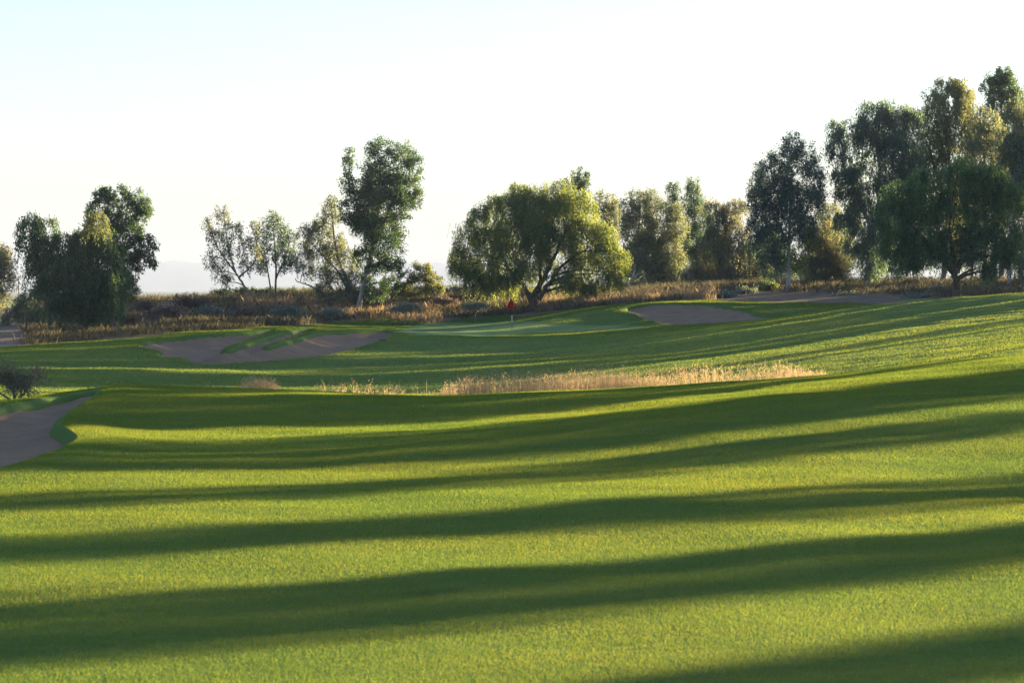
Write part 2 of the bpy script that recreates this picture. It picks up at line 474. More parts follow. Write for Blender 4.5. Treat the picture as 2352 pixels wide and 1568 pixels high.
ey = np.concatenate([ey, [180, 176, 174, 174, 168, 164, 153, 150]])
brg = XX / np.maximum(YY, 1)
soilM = sstep(-0.8, 0.8, YY - np.interp(brg, eb, ey) + 1.2 * np.sin(XX * 0.8) + 0.7 * np.sin(XX * 2.1)) * (YY > 60)
farM = sstep(220, 300, YY)
roughM = np.clip(np.maximum(roughA * 0.8, 0.75 * sstep(-9, -5, YY - np.interp(brg, eb, ey)) * (YY > 90) * (1 - greenM)), 0, 1)

nx, ny = len(GX), len(GY)
idx = np.arange(nx * ny).reshape(ny, nx)
q = np.stack([idx[:-1, :-1], idx[:-1, 1:], idx[1:, 1:], idx[1:, :-1]], -1).reshape(-1, 4)
ground = mesh_obj('ground', np.stack([XX.ravel(), YY.ravel(), ZG.ravel()], -1), q, M['turf'], smooth=True,
                  attrs=dict(green=greenM.ravel(), soil=soilM.ravel(), far=farM.ravel(), rough=roughM.ravel()))
tag(ground, kind='structure')

for b in BUNKERS:
    pl = b['poly']; lo = pl.min(0); hi = pl.max(0)
    step = 0.45
    gx, gy = np.meshgrid(np.arange(lo[0], hi[0], step), np.arange(lo[1], hi[1], step))
    gx = gx + rng.uniform(-.1, .1, gx.shape); gy = gy + rng.uniform(-.1, .1, gy.shape)
    dd = sdf(pl, gx, gy)
    keep = dd < -0.18
    pts = np.concatenate([pl, np.stack([gx[keep], gy[keep]], -1)])
    n = len(pl)
    r = delaunay_2d_cdt([Vector((float(a), float(c))) for a, c in pts], [], [list(range(n))], 1, 1e-5)
    v2 = np.array([tuple(v) for v in r[0]]); f = [tuple(x) for x in r[2]]
    dv = np.minimum(sdf(pl, v2[:, 0], v2[:, 1]), 0)
    z = sample(ZB, v2[:, 0], v2[:, 1]) - 0.10 - (b['depth'] - 0.1) * (1 - np.exp(dv * 1.0 / b['bowl'] * 2)) + 0.02 * np.sin(v2[:, 0] * 2 + v2[:, 1])
    o = mesh_obj('sand_bunker', np.column_stack([v2, z]), f, M['sand'], smooth=True)
    tag(o, b['label'], 'sand bunker', kind='structure')

def gz(x, y): return sample(ZG, x, y)

# ------------------------------------------------------------------ leaves and trees
def leaf_quads(pos, axis_dir, length, width, var):
    """rhombic leaves hanging from pos along axis_dir"""
    n = len(pos)
    rnd = rng.normal(size=(n, 3))
    side = np.cross(axis_dir, rnd); side /= np.linalg.norm(side, axis=1)[:, None] + 1e-9
    L = length[:, None]; W = width[:, None]
    v = np.stack([pos, pos + axis_dir * L * 0.45 + side * W * 0.5, pos + axis_dir * L, pos + axis_dir * L * 0.45 - side * W * 0.5], 1)
    f = np.arange(n * 4).reshape(-1, 4)
    return v.reshape(-1, 3), f, np.repeat(var, 4)

def crown_points(blobs, style, density, droop, leafL):
    """blobs: list of (centre, radii, weight). Returns position, direction, var, and the clump centres per blob"""
    Ps, Ds, Vs, clumps = [], [], [], []
    for c, r, wgt in blobs:
        area = math.pi * r[0] * r[2]
        n = int(density * area * wgt * (2.1 if style == 'weep' else 1.55))
        if n < 10: continue
        rm = (r[0] + r[2]) * 0.5
        ns = max(6, int(area * (5.5 if style == 'weep' else 8.5) + 4))
        d = rng.normal(size=(ns, 3)); d /= np.linalg.norm(d, axis=1)[:, None]
        rr = rng.uniform(0.25, 1.0, ns) ** 0.5
        sc = c + d * rr[:, None] * r * 0.92
        sr = np.clip(rm * 0.30, 0.26, 0.58 if style == 'weep' else 0.46) * rng.uniform(0.6, 1.35, ns)
        clumps.append((c, sc))
        w = sr ** 2; w /= w.sum()
        if style == 'weep':
            per = 9                       # leaves along a hanging strand
            m = max(1, n // per)
            k = rng.choice(ns, m, p=w)
            o = rng.normal(size=(m, 3)) * 0.5
            start = sc[k] + o * sr[k][:, None] * np.array([1, 1, 0.8])
            out = (start - c); out[:, 2] = 0; out /= np.linalg.norm(out, axis=1)[:, None] + 1e-6
            ln = rng.uniform(0.25, 1.0, m) * droop
            t = (np.arange(per) + 0.5) / per
            bow = out[:, None, :] * (0.28 * ln[:, None, None] * np.sin(t * 1.5)[None, :, None])
            pos = start[:, None, :] + bow - np.array([0, 0, 1.0]) * (ln[:, None] * (t ** 1.25)[None, :])[:, :, None]
            pos = pos.reshape(-1, 3) + rng.normal(size=(m * per, 3)) * 0.05
            dr = rng.normal(size=(m * per, 3)) * 0.42; dr[:, 2] -= 1.0
            cv = rng.normal(size=ns) * 0.12
            var = np.repeat(cv[k], per) + rng.uniform(0.05, 0.95, m * per)
        else:
            k = rng.choice(ns, n, p=w)
            o = rng.normal(size=(n, 3)); o /= np.linalg.norm(o, axis=1)[:, None]
            o *= (rng.uniform(0, 1, n) ** 0.45)[:, None]
            pos = sc[k] + o * sr[k][:, None] * np.array([1.0, 1.0, 0.85])
            pos[:, 2] -= rng.uniform(0, 1, n) ** 2 * droop
            dr = rng.normal(size=(n, 3)) * (0.75 if style == 'euc' else 1.0)
            dr[:, 2] -= 0.7 if style == 'euc' else -0.3
            cv = rng.normal(size=ns) * 0.14
            var = cv[k] + rng.uniform(0.05, 0.95, n)
        dr /= np.linalg.norm(dr, axis=1)[:, None] + 1e-9
        Ps.append(pos); Ds.append(dr); Vs.append(np.clip(var, 0, 1))
    return np.concatenate(Ps), np.concatenate(Ds), np.concatenate(Vs), clumps

TREE_N = 0
def make_tree(name, label, cat, Y, stems, blobs, leaf, bark, style='euc', density=300, droop=0.5, leafL=0.17, leafW=0.05,
              r0=0.18, group=None, twigs=9, extra=None, world=None, sink=0.15):
    """stems: list of picture polylines [(u, v), ...] or (u, v, dy); blobs (u, v, ru, rv[, dy[, weight]])"""
    global rng, TREE_N
    TREE_N += 1; rng = np.random.default_rng(1000 + TREE_N)
    s = Y / F
    def W(p):
        dy = p[2] if len(p) > 2 else 0.0
        q = P(p[0], p[1], Y); q[1] += dy; return q
    st = [np.array([W(p) for p in a]) for a in stems]
    base = st[0][0].copy(); base[2] = float(gz(base[0], base[1])) - 0.02
    for a in st:
        if np.linalg.norm(a[0][:2] - base[:2]) < 3.0 or a is st[0]:
            a[0][2] = min(a[0][2], float(gz(a[0][0], a[0][1]))) - sink if a is st[0] else a[0][2]
    root = empty(name, base)
    tag(root, label, cat, group)
    B = []
    for b in blobs:
        dy = b[4] if len(b) > 4 else rng.uniform(-0.35, 0.35) * b[2] * s
        wt = b[5] if len(b) > 5 else 1.0
        c = P(b[0], b[1], Y); c[1] += dy
        g = 1.14 if style == 'euc' else 1.04
        B.append((c, np.array([b[2] * s, b[2] * s * 0.85, b[3] * s]) * g, wt))
    T = Tubes(); allpts = []
    for i, a in enumerate(st):
        c = spline(a, 16)
        c[1:-1] += rng.normal(size=(len(c) - 2, 3)) * r0 * 0.12
        ra = r0 * (1.0 if i == 0 else 0.7)
        rad = ra * (1 - 0.78 * np.linspace(0, 1, len(c)) ** 0.8); rad[0] *= 1.25
        T.add(c, rad, 9)
        for q, rr in zip(c[2:], rad[2:]): allpts.append((q, rr))
    AP = np.array([a[0] for a in allpts]); AR = np.array([a[1] for a in allpts])
    pos, dr, var, clumps = crown_points(B, style, density, droop, leafL)
    for c, sc in clumps:
        d = np.linalg.norm(AP - c, axis=1) + 1.6 * np.maximum(0, AP[:, 2] - c[2] + 0.3)
        k = int(np.argmin(d)); a = AP[k]
        mid = a * 0.5 + c * 0.5; mid[2] += 0.08 * np.linalg.norm(c - a)
        cv = spline([a, mid, c], 8)
        T.add(cv, np.linspace(max(AR[k] * 0.55, 0.035), 0.022, len(cv)), 6)
        for j in rng.permutation(len(sc))[:twigs]:
            e = sc[j]; m2 = c * 0.5 + e * 0.5 + rng.normal(size=3) * 0.1; m2[2] += 0.08
            T.add(spline([c, m2, e], 5), np.linspace(0.02, 0.008, 5), 4)
    T.build('trunk', bark, root)
    n = len(pos)
    v, f, vr = leaf_quads(pos, dr, rng.uniform(0.7, 1.3, n) * leafL * 1.15, rng.uniform(0.7, 1.3, n) * leafW * 1.35, var)
    mesh_obj('crown', v, f, leaf, root, attrs=dict(var=vr))
    if extra:
        leaf2, bl2, dens2 = extra
        B2 = [(P(b[0], b[1], Y) + np.array([0, b[4] if len(b) > 4 else 0, 0]), np.array([b[2] * s, b[2] * s * .85, b[3] * s]), 1.0) for b in bl2]
        pos, dr, var, _ = crown_points(B2, style, dens2, droop, leafL)
        n = len(pos)
        v, f, vr = leaf_quads(pos, dr, rng.uniform(0.7, 1.3, n) * leafL * 1.15, rng.uniform(0.7, 1.3, n) * leafW * 1.35, var)
        mesh_obj('branch_foliage', v, f, leaf2, root, attrs=dict(var=vr))
    return root

LD, LB, LP, LO, LBR, LG, LS, LR = (M['leaf_' + k] for k in ('dark', 'blue', 'pepper', 'olive', 'brown', 'gold', 'sage', 'red'))
BD, BW, BG = M['bark_dark'], M['bark_white'], M['bark_grey']

# --- left side
make_tree('eucalyptus_tree', 'brownish sunlit tree cut off by the left edge of the picture', 'tree', 168,
          [[(-50, 748), (-20, 700), (-5, 620)]],
          [(-10, 590, 32, 45), (5, 640, 30, 40), (-20, 680, 35, 35), (-30, 620, 35, 50), (12, 600, 22, 28)], LBR, BG, density=330, droop=0.8)
make_tree('leaning_tree', 'low tree with a long trunk leaning right, left of the big dark weeping tree', 'tree', 166,
          [[(-4, 748), (30, 715), (75, 680), (110, 655)], [(30, 715), (50, 690), (60, 665)]],
          [(70, 675, 24, 18), (105, 665, 26, 22), (40, 690, 22, 18), (60, 710, 26, 25), (90, 720, 26, 25), (20, 720, 22, 20), (110, 700, 20, 25)], LO, BG, density=250, droop=0.6, r0=0.14)
make_tree('weeping_tree', 'big dark weeping tree with foliage hanging to the ground at left', 'tree', 150,
          [[(272, 758), (250, 715), (235, 650), (215, 570)], [(262, 735), (215, 640), (150, 560)], [(262, 735), (180, 680), (110, 560)]],
          [(74, 508, 28, 26), (100, 505, 26, 22), (62, 545, 18, 26), (82, 590, 22, 36), (100, 650, 20, 30), (110, 560, 38, 35), (150, 560, 38, 38), (195, 545, 40, 40), (235, 560, 42, 45), (130, 610, 45, 45), (180, 610, 50, 50), (235, 620, 50, 50),
           (150, 665, 40, 40), (200, 670, 50, 45), (250, 680, 38, 45), (175, 705, 34, 26, 0, .5), (222, 708, 38, 26, 0, .4), (140, 700, 22, 26, 0, .5), (265, 640, 28, 40)],
          LD, BG, style='weep', density=400, droop=1.6, leafL=0.16, leafW=0.05, r0=0.3, twigs=5,
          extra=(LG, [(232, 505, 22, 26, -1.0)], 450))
make_tree('eucalyptus_tree', 'upright dark green tree with open branching top behind the weeping tree', 'tree', 154,
          [[(285, 745), (268, 650), (262, 560), (275, 480)], [(268, 620), (300, 560), (340, 550)]],
          [(235, 505, 36, 34), (225, 545, 34, 28), (325, 590, 30, 26), (255, 580, 36, 34), (330, 470, 16, 22), (250, 460, 22, 26), (215, 465, 14, 14), (232, 450, 22, 20), (300, 450, 26, 22), (325, 485, 18, 30), (290, 500, 30, 32), (275, 545, 30, 30), (315, 560, 28, 26),
           (345, 560, 14, 24), (300, 610, 30, 35), (288, 660, 26, 32), (262, 510, 24, 28), (315, 525, 18, 20), (285, 436, 16, 12), (240, 436, 12, 10)],
          LD, BG, density=330, droop=0.3, r0=0.2, twigs=12)
# --- centre left group
make_tree('eucalyptus_tree', 'slender sparse tree with forked stems leaning left over the dry bank', 'tree', 186,
          [[(592, 695), (560, 655), (540, 625), (500, 570), (478, 510)], [(540, 625), (530, 590), (520, 540), (512, 480)], [(548, 638), (585, 600), (590, 560)]],
          [(478, 510, 13, 22), (490, 548, 20, 26), (484, 590, 18, 26), (510, 490, 17, 28), (520, 535, 22, 30), (545, 520, 16, 24), (525, 580, 26, 28), (560, 560, 20, 28),
           (500, 622, 22, 22), (525, 648, 16, 26), (580, 530, 16, 24), (590, 580, 18, 30), (565, 610, 18, 24)],
          LO, BG, density=135, droop=0.5, r0=0.12, twigs=14)
make_tree('eucalyptus_tree', 'small airy tree with a straight upright stem standing between two leaning trees', 'tree', 188,
          [[(632, 668), (634, 610), (630, 550), (628, 500)], [(634, 640), (655, 590), (668, 545)], [(622, 665), (612, 600), (605, 560)]],
          [(628, 498, 18, 20), (608, 530, 20, 28), (645, 530, 24, 30), (665, 560, 20, 30), (618, 575, 24, 30), (650, 590, 24, 28), (675, 600, 14, 20), (600, 600, 16, 26)],
          LB, BG, density=190, droop=0.5, r0=0.10, twigs=14)
make_tree('eucalyptus_tree', 'multi-stemmed tree with brown stems fanning left beside the tallest tree', 'tree', 184,
          [[(818, 705), (800, 650), (775, 590), (765, 520), (760, 470)], [(812, 700), (780, 630), (735, 580), (705, 550)], [(800, 650), (812, 600), (815, 560)], [(760, 690), (720, 660), (680, 645)]],
          [(762, 475, 20, 32), (745, 510, 24, 28), (722, 530, 24, 24), (700, 540, 20, 26), (700, 580, 22, 26), (735, 570, 28, 28), (770, 560, 28, 34), (800, 590, 28, 30),
           (745, 620, 26, 26), (700, 610, 22, 20), (775, 640, 30, 30), (815, 640, 28, 30), (745, 660, 26, 22), (790, 680, 30, 22), (840, 675, 26, 24)],
          LO, BG, density=230, droop=0.7, r0=0.17, twigs=12)
make_tree('eucalyptus_tree', 'tallest dark green tree in the centre left group with a pale leaning trunk', 'tree', 182,
          [[(822, 708), (838, 640), (858, 560), (868, 500), (872, 400)], [(858, 560), (900, 470), (930, 390)], [(858, 560), (820, 470), (802, 380)]],
          [(876, 560, 50, 32), (890, 530, 44, 34), (905, 440, 40, 44), (850, 490, 44, 40), (880, 400, 40, 40), (835, 450, 34, 40), (850, 520, 40, 34), (805, 480, 30, 32), (800, 420, 22, 30), (802, 370, 13, 34), (870, 345, 30, 34), (862, 395, 34, 34), (850, 455, 40, 34),
           (925, 355, 28, 36), (952, 380, 16, 36), (940, 430, 28, 34), (955, 455, 16, 22), (915, 480, 38, 30), (905, 420, 30, 34), (882, 600, 30, 28), (895, 650, 24, 26, 1.5), (830, 505, 35, 30), (850, 625, 24, 26), (868, 665, 30, 26), (905, 605, 24, 22), (835, 590, 22, 24)],
          LD, M['bark_pale'], style='euc', density=250, droop=0.25, leafL=0.16, leafW=0.055, r0=0.24, twigs=12)
make_tree('bushy_tree', 'low sunlit bushy tree on a branch leaning right from the tallest tree', 'tree', 186,
          [[(872, 700), (895, 675), (930, 655), (965, 645)], [(915, 662), (900, 690), (945, 680)]],
          [(935, 640, 26, 24), (965, 625, 30, 24), (992, 645, 26, 26), (960, 660, 34, 22), (1003, 665, 20, 18), (925, 668, 24, 18)],
          LG, BG, style='bush', density=300, droop=0.1, r0=0.13)
# --- pepper tree by the green
make_tree('pepper_tree', 'large rounded willow-like tree with yellow lit right side behind the flag', 'tree', 184,
          [[(1222, 727), (1226, 680), (1250, 640), (1272, 590), (1300, 530)], [(1222, 715), (1212, 670), (1185, 640), (1160, 600), (1140, 550)], [(1228, 690), (1240, 650), (1238, 600), (1220, 520)],
           [(1232, 700), (1262, 650), (1290, 610), (1350, 570)]],
          [(1100, 500, 26, 36), (1075, 545, 32, 42), (1060, 590, 26, 30), (1130, 470, 30, 32), (1130, 540, 42, 48), (1170, 470, 40, 42), (1165, 540, 48, 50), (1215, 450, 40, 32),
           (1225, 510, 50, 48), (1275, 445, 44, 34), (1300, 430, 30, 26), (1290, 500, 52, 48), (1335, 470, 36, 38), (1345, 530, 48, 44), (1385, 540, 36, 38), (1400, 575, 40, 34), (1422, 590, 28, 30),
           (1110, 600, 45, 36), (1165, 605, 45, 36), (1225, 580, 46, 40), (1285, 575, 46, 40), (1340, 595, 45, 36), (1090, 640, 28, 22), (1140, 640, 26, 20), (1318, 635, 20, 26), (1352, 640, 18, 30), (1390, 625, 25, 22), (1245, 540, 50, 40), (1200, 480, 44, 40), (1192, 435, 30, 26), (1240, 470, 44, 40), (1080, 615, 34, 30), (1130, 645, 34, 24), (1165, 640, 30, 22), (1205, 620, 34, 26), (1285, 630, 34, 24), (1330, 650, 24, 20), (1365, 655, 22, 22), (1405, 635, 26, 22), (1050, 610, 18, 24)],
          LP, BD, style='weep', density=380, droop=1.35, leafL=0.15, leafW=0.04, r0=0.33, twigs=6)
make_tree('eucalyptus_tree', 'dark treetop poking up behind the right shoulder of the willow-like tree', 'tree', 205,
          [[(1330, 680), (1335, 560), (1330, 440)]], [(1330, 400, 22, 20), (1345, 425, 16, 22), (1315, 425, 20, 22), (1335, 470, 30, 30)], LD, BG, density=260, droop=0.4, r0=0.2)
make_tree('eucalyptus_tree', 'pale olive treetop showing just right of the dark treetop behind the willow-like tree', 'tree', 200,
          [[(1400, 675), (1398, 560), (1392, 460)]], [(1392, 455, 24, 24), (1410, 480, 18, 24), (1380, 495, 30, 30), (1405, 530, 22, 30)], LO, BG, density=260, droop=0.7, r0=0.18)
# --- row right of centre
make_tree('eucalyptus_tree', 'olive tree with a long bare limb arching right, first right of the willow-like tree', 'tree', 206,
          [[(1440, 672), (1455, 640), (1500, 612), (1540, 590), (1560, 560)], [(1430, 672), (1415, 660), (1400, 650), (1396, 645)], [(1455, 640), (1465, 560), (1470, 480)]],
          [(1470, 450, 32, 26), (1440, 480, 24, 30), (1500, 470, 24, 38), (1460, 520, 42, 38), (1510, 530, 38, 38), (1550, 520, 30, 34), (1480, 575, 45, 34), (1535, 585, 40, 34), (1500, 625, 34, 24), (1548, 490, 22, 30), (1540, 630, 26, 24)],
          LO, BW, style='euc', density=330, droop=0.9, r0=0.2, twigs=10)
make_tree('eucalyptus_tree', 'narrow dark-topped tree behind the olive tree with the arching limb', 'tree', 213,
          [[(1548, 675), (1550, 580), (1548, 450)]], [(1547, 435, 18, 22), (1545, 470, 24, 28), (1570, 560, 30, 40), (1555, 620, 28, 30)], LB, BG, density=280, droop=0.5, r0=0.16)
make_tree('eucalyptus_tree', 'taller green pointed tree in the row left of the brown weeping tree', 'tree', 212,
          [[(1608, 680), (1603, 600), (1596, 500), (1592, 430)]],
          [(1592, 425, 16, 26), (1590, 460, 26, 30), (1605, 500, 34, 36), (1590, 550, 36, 36), (1615, 590, 34, 36), (1600, 635, 36, 30)], LB, BG, density=300, droop=0.6, r0=0.18)
make_tree('weeping_tree', 'brown-green weeping tree right behind the oval bunker', 'tree', 204,
          [[(1655, 690), (1652, 620), (1648, 540)], [(1652, 650), (1690, 590), (1700, 540)], [(1580, 682), (1590, 640), (1600, 600)]],
          [(1640, 475, 26, 24), (1690, 475, 34, 28), (1650, 510, 34, 34), (1695, 530, 30, 40), (1640, 560, 40, 38), (1685, 590, 38, 40), (1620, 610, 36, 34), (1660, 635, 36, 28), (1702, 620, 22, 34), (1590, 640, 24, 30)],
          LBR, BG, style='weep', density=320, droop=1.3, leafL=0.16, leafW=0.045, r0=0.16)
for _st, _bl, _lab in (([[(1566, 682), (1560, 660), (1563, 630)]], [(1563, 625, 10, 10)], 'thin white bare stem under the olive tree, left one of a close pair'),
                       ([[(1578, 680), (1576, 655), (1582, 635)]], [(1582, 632, 10, 10)], 'thin white bare stem under the olive tree, right one of a close pair'),
                       ([[(1500, 676), (1488, 650), (1478, 632)]], [(1478, 630, 10, 10)], 'thin white stem leaning left beneath the arching limb')):
    make_tree('sapling', _lab, 'sapling', 202, _st, _bl, LO, BW, density=120, droop=0.5, r0=0.07, twigs=3)
make_tree('bushy_tree', 'small orange-brown bush tree in the gap left of the white-trunked blue-green tree', 'tree', 205,
          [[(1735, 680), (1737, 640), (1738, 590)], [(1735, 660), (1720, 630), (1715, 600)]],
          [(1735, 600, 26, 26), (1722, 630, 26, 22), (1745, 640, 26, 24), (1760, 600, 18, 30)], LBR, BG, style='bush', density=230, droop=0.6, r0=0.12)
make_tree('eucalyptus_tree', 'blue-green tree with a straight white trunk standing alone left of the tallest trees', 'tree', 182,
          [[(1810, 672), (1811, 620), (1812, 560), (1815, 480), (1818, 400)], [(1812, 560), (1780, 500), (1760, 420)], [(1812, 560), (1850, 490), (1870, 430)]],
          [(1820, 325, 26, 26), (1800, 355, 34, 30), (1850, 355, 30, 32), (1765, 385, 32, 34), (1825, 400, 44, 36), (1875, 400, 24, 34), (1745, 430, 30, 38), (1790, 440, 42, 38), (1850, 450, 40, 36),
           (1730, 480, 20, 36), (1765, 500, 36, 38), (1810, 510, 40, 40), (1755, 560, 34, 40), (1795, 570, 30, 36), (1775, 610, 30, 34), (1740, 520, 24, 30), (1850, 510, 36, 34), (1880, 450, 24, 30), (1770, 445, 40, 36), (1815, 455, 36, 34)],
          LB, BW, style='euc', density=260, droop=0.6, r0=0.21, twigs=12, extra=(LP, [(1850, 540, 30, 45, 0.5), (1835, 600, 26, 30, 0.5)], 260))
make_tree('bushy_tree', 'rounded golden-brown weeping bush right of the white straight trunk', 'tree', 194,
          [[(1885, 665), (1885, 620), (1888, 560)], [(1885, 650), (1910, 600), (1925, 570)], [(1883, 650), (1862, 600), (1855, 570)]],
          [(1885, 530, 30, 26), (1905, 560, 34, 34), (1868, 570, 34, 34), (1925, 590, 28, 34), (1850, 610, 28, 30), (1890, 615, 40, 34), (1925, 630, 26, 24), (1870, 640, 34, 18)],
          LBR, BG, style='weep', density=330, droop=0.9, leafW=0.04, r0=0.13)
# --- right hand group
make_tree('eucalyptus_tree', 'tall grey-green tree with a thick white trunk at the left of the right-hand group', 'tree', 186,
          [[(1990, 660), (1998, 600), (2010, 520), (2020, 420), (2020, 320)], [(2008, 540), (1970, 450), (1935, 380)], [(2012, 500), (2060, 400), (2080, 300)]],
          [(2010, 265, 46, 40), (2060, 255, 44, 34), (1960, 290, 34, 34), (1925, 325, 26, 36), (2000, 330, 50, 44), (2060, 330, 48, 46), (1940, 385, 34, 36), (1990, 400, 46, 44), (2050, 410, 46, 46), (1955, 440, 34, 38),
           (1985, 475, 42, 44), (1975, 540, 40, 44), (2010, 560, 42, 44), (2000, 610, 30, 28), (2095, 270, 28, 30), (2050, 490, 40, 44), (1915, 290, 16, 22), (2085, 350, 40, 44), (2095, 420, 36, 40), (2085, 480, 36, 40), (2035, 290, 44, 36), (1950, 500, 30, 36)],
          LB, BW, style='weep', density=330, droop=1.2, leafL=0.17, leafW=0.045, r0=0.28, twigs=8)
make_tree('pepper_tree', 'broad dark weeping tree with a short stout trunk at the right of the frame', 'tree', 156,
          [[(2197, 688), (2195, 640), (2190, 590), (2180, 520)], [(2195, 625), (2235, 560), (2280, 500)], [(2193, 625), (2130, 560), (2080, 500)]],
          [(2120, 415, 44, 34), (2200, 385, 46, 32), (2250, 400, 44, 36), (2290, 400, 34, 34), (2070, 440, 42, 40), (2045, 490, 40, 44), (2130, 470, 55, 46), (2200, 460, 56, 50), (2270, 460, 50, 48), (2315, 450, 36, 44),
           (2060, 550, 44, 44), (2120, 545, 55, 46), (2190, 545, 55, 46), (2255, 545, 55, 46), (2305, 530, 40, 50), (2080, 590, 42, 26), (2140, 582, 46, 22, 0, .7), (2210, 578, 46, 20, 0, .7), (2280, 590, 42, 26), (2320, 590, 24, 34), (2250, 615, 22, 16), (2275, 625, 18, 20)],
          M['leaf_willow_dark'], BD, style='weep', density=400, droop=1.05, leafL=0.14, leafW=0.042, r0=0.34, twigs=6)
make_tree('eucalyptus_tree', 'tall tree with a golden sunlit top rising in the middle of the right-hand group', 'tree', 196,
          [[(2165, 665), (2172, 560), (2180, 420), (2180, 260)], [(2176, 480), (2140, 360), (2135, 300)], [(2178, 450), (2230, 340), (2255, 280)]],
          [(2180, 195, 40, 28), (2150, 225, 30, 28), (2215, 215, 28, 32), (2185, 260, 48, 38), (2140, 270, 40, 34), (2140, 330, 44, 40), (2195, 330, 46, 42), (2235, 290, 30, 36), (2100, 360, 34, 36), (2150, 400, 46, 40), (2210, 400, 44, 40), (2180, 470, 50, 44), (2160, 550, 45, 45)],
          LG, BG, style='weep', density=300, droop=1.0, leafL=0.18, leafW=0.05, r0=0.26)
make_tree('eucalyptus_tree', 'brownish sunlit tree between the golden-topped tree and the right edge', 'tree', 190,
          [[(2262, 660), (2262, 560), (2260, 420), (2262, 300)]],
          [(2258, 265, 30, 34), (2240, 310, 30, 36), (2285, 300, 30, 36), (2260, 350, 42, 42), (2255, 420, 44, 44), (2300, 390, 34, 44), (2280, 480, 44, 44)],
          LO, BG, style='weep', density=300, droop=1.2, leafL=0.18, leafW=0.05, r0=0.24)
make_tree('eucalyptus_tree', 'dark pointed tree reaching highest at the top right', 'tree', 200,
          [[(2300, 660), (2302, 540), (2300, 380), (2302, 220)]],
          [(2303, 170, 18, 22), (2285, 195, 32, 30), (2320, 200, 30, 34), (2300, 240, 46, 36), (2340, 250, 30, 40), (2310, 310, 46, 44), (2340, 370, 40, 50), (2300, 420, 40, 50)],
          LD, BG, density=300, droop=0.4, leafL=0.18, leafW=0.06, r0=0.26)
make_tree('eucalyptus_tree', 'gold and dark tree cut off by the right edge with a pale thin trunk', 'tree', 180,
          [[(2322, 665), (2318, 600), (2325, 480), (2345, 320)], [(2352, 665), (2345, 610), (2352, 520)]],
          [(2325, 330, 36, 44), (2320, 420, 36, 44), (2345, 250, 30, 40), (2365, 300, 40, 50), (2340, 340, 36, 44), (2370, 400, 46, 50), (2345, 460, 40, 50), (2370, 520, 46, 50), (2340, 570, 34, 40), (2365, 610, 36, 34)],
          LO, BW, style='weep', density=320, droop=1.1, leafL=0.18, leafW=0.05, r0=0.2)
# backdrop trees seen through the gaps of the right group
for i, (u, Yb, top, lab) in enumerate([(1480, 225, 520, 'hazy tree far behind the olive tree with the arching limb'), (1645, 228, 520, 'hazy tree far behind the brown weeping tree'),
                       (1765, 230, 510, 'hazy tree behind the gap left of the straight white trunk'), (1905, 225, 460, 'olive tree behind the golden-brown weeping bush'),
                       (2080, 222, 420, 'dark tree glimpsed behind the tall grey-green tree'), (2230, 220, 380, 'dark tree filling the gap behind the broad weeping tree')]):
    h = 690 - top
    make_tree('background_tree', lab, 'tree', Yb, [[(u, 672), (u + 4, 600), (u - 2, top + 50)]],
              [(u, top + 25, 30, 26), (u - 28, top + 70, 34, 36), (u + 28, top + 65, 34, 36), (u, top + h * .45, 50, 40), (u - 30, top + h * .65, 40, 34), (u + 34, top + h * .62, 40, 34)],
              LO if i in (0, 3) else (LBR if i == 1 else LD), BG, density=230, droop=0.8, leafL=0.2, leafW=0.06, r0=0.18)

# ------------------------------------------------------------------ shrubs on the bank
def shrub(name, label, u, v, ru, rv, Y, leaf, style='bush', density=260, group=None, cat='shrub', lumps=5, bark=BG, leafL=0.13, leafW=0.045):
    bl = []
    for k in range(lumps):
        a = (k + 0.5) / lumps * 2 - 1
        bl.append((u + a * ru * 0.7, v + rng.uniform(-.1, .35) * rv, ru * rng.uniform(.32, .5), rv * rng.uniform(.5, .8)))
    bl.append((u, v, ru * 0.5, rv * 0.8))
    return make_tree(name, label, cat, Y, [[(u, v + rv), (u + 3, v + rv * .4), (u - 2, v - rv * .1)], [(u, v + rv * .9), (u + ru * .4, v + rv * .2), (u + ru * .5, v)]],
                     bl, leaf, bark, style=style, density=density, droop=0.12, leafL=leafL, leafW=leafW, r0=0.05, group=group, twigs=8)
shrub('shrub', 'rust-coloured bushy mound on the bank just right of the big dark weeping tree', 440, 690, 45, 22, 178, LR)
shrub('shrub', 'low rust-brown bush at the foot of the bank beside the dark weeping trunk', 300, 735, 30, 16, 154, LR)
shrub('shrub', 'dark low shrub in front of the rust-coloured bushy mound', 380, 712, 48, 16, 172, LR, density=200)
for u, lab in [(505, 'dark green low shrub at the left foot of the slender leaning tree'), (560, 'dark green low shrub behind the base of the slender leaning tree'),
               (612, 'dark green low shrub behind the small upright tree'), (668, 'dark green low shrub between the upright tree and the fanned stems'), (720, 'dark green low shrub under the fanned brown stems')]:
    shrub('shrub', lab, u, 670 + rng.uniform(-3, 3), 34, 13, 194, LD, density=330, group='dark shrubs along the top of the bank')
shrub('shrub', 'rust-brown shrub on the bank crest left of the willow-like tree trunk', 1110, 672, 46, 16, 196, LR)
shrub('shrub', 'rust-brown shrub behind the willow-like tree trunk', 1190, 668, 40, 16, 200, LR)
shrub('shrub', 'rust-brown shrub right of the willow-like tree trunk', 1290, 668, 40, 15, 200, LR)
shrub('shrub', 'grey twiggy shrub at the bank left of the willow-like tree', 1052, 662, 30, 14, 205, LS, density=150)
shrub('shrub', 'grey-green rounded shrub behind the right end of the oval bunker', 1665, 678, 34, 18, 178, LS)
shrub('shrub', 'taller grey-green shrub beside the red stake', 1712, 672, 36, 22, 182, LS)
shrub('shrub', 'bright green leafy shrub at the foot of the straight white trunk', 1768, 660, 24, 26, 184, LP)
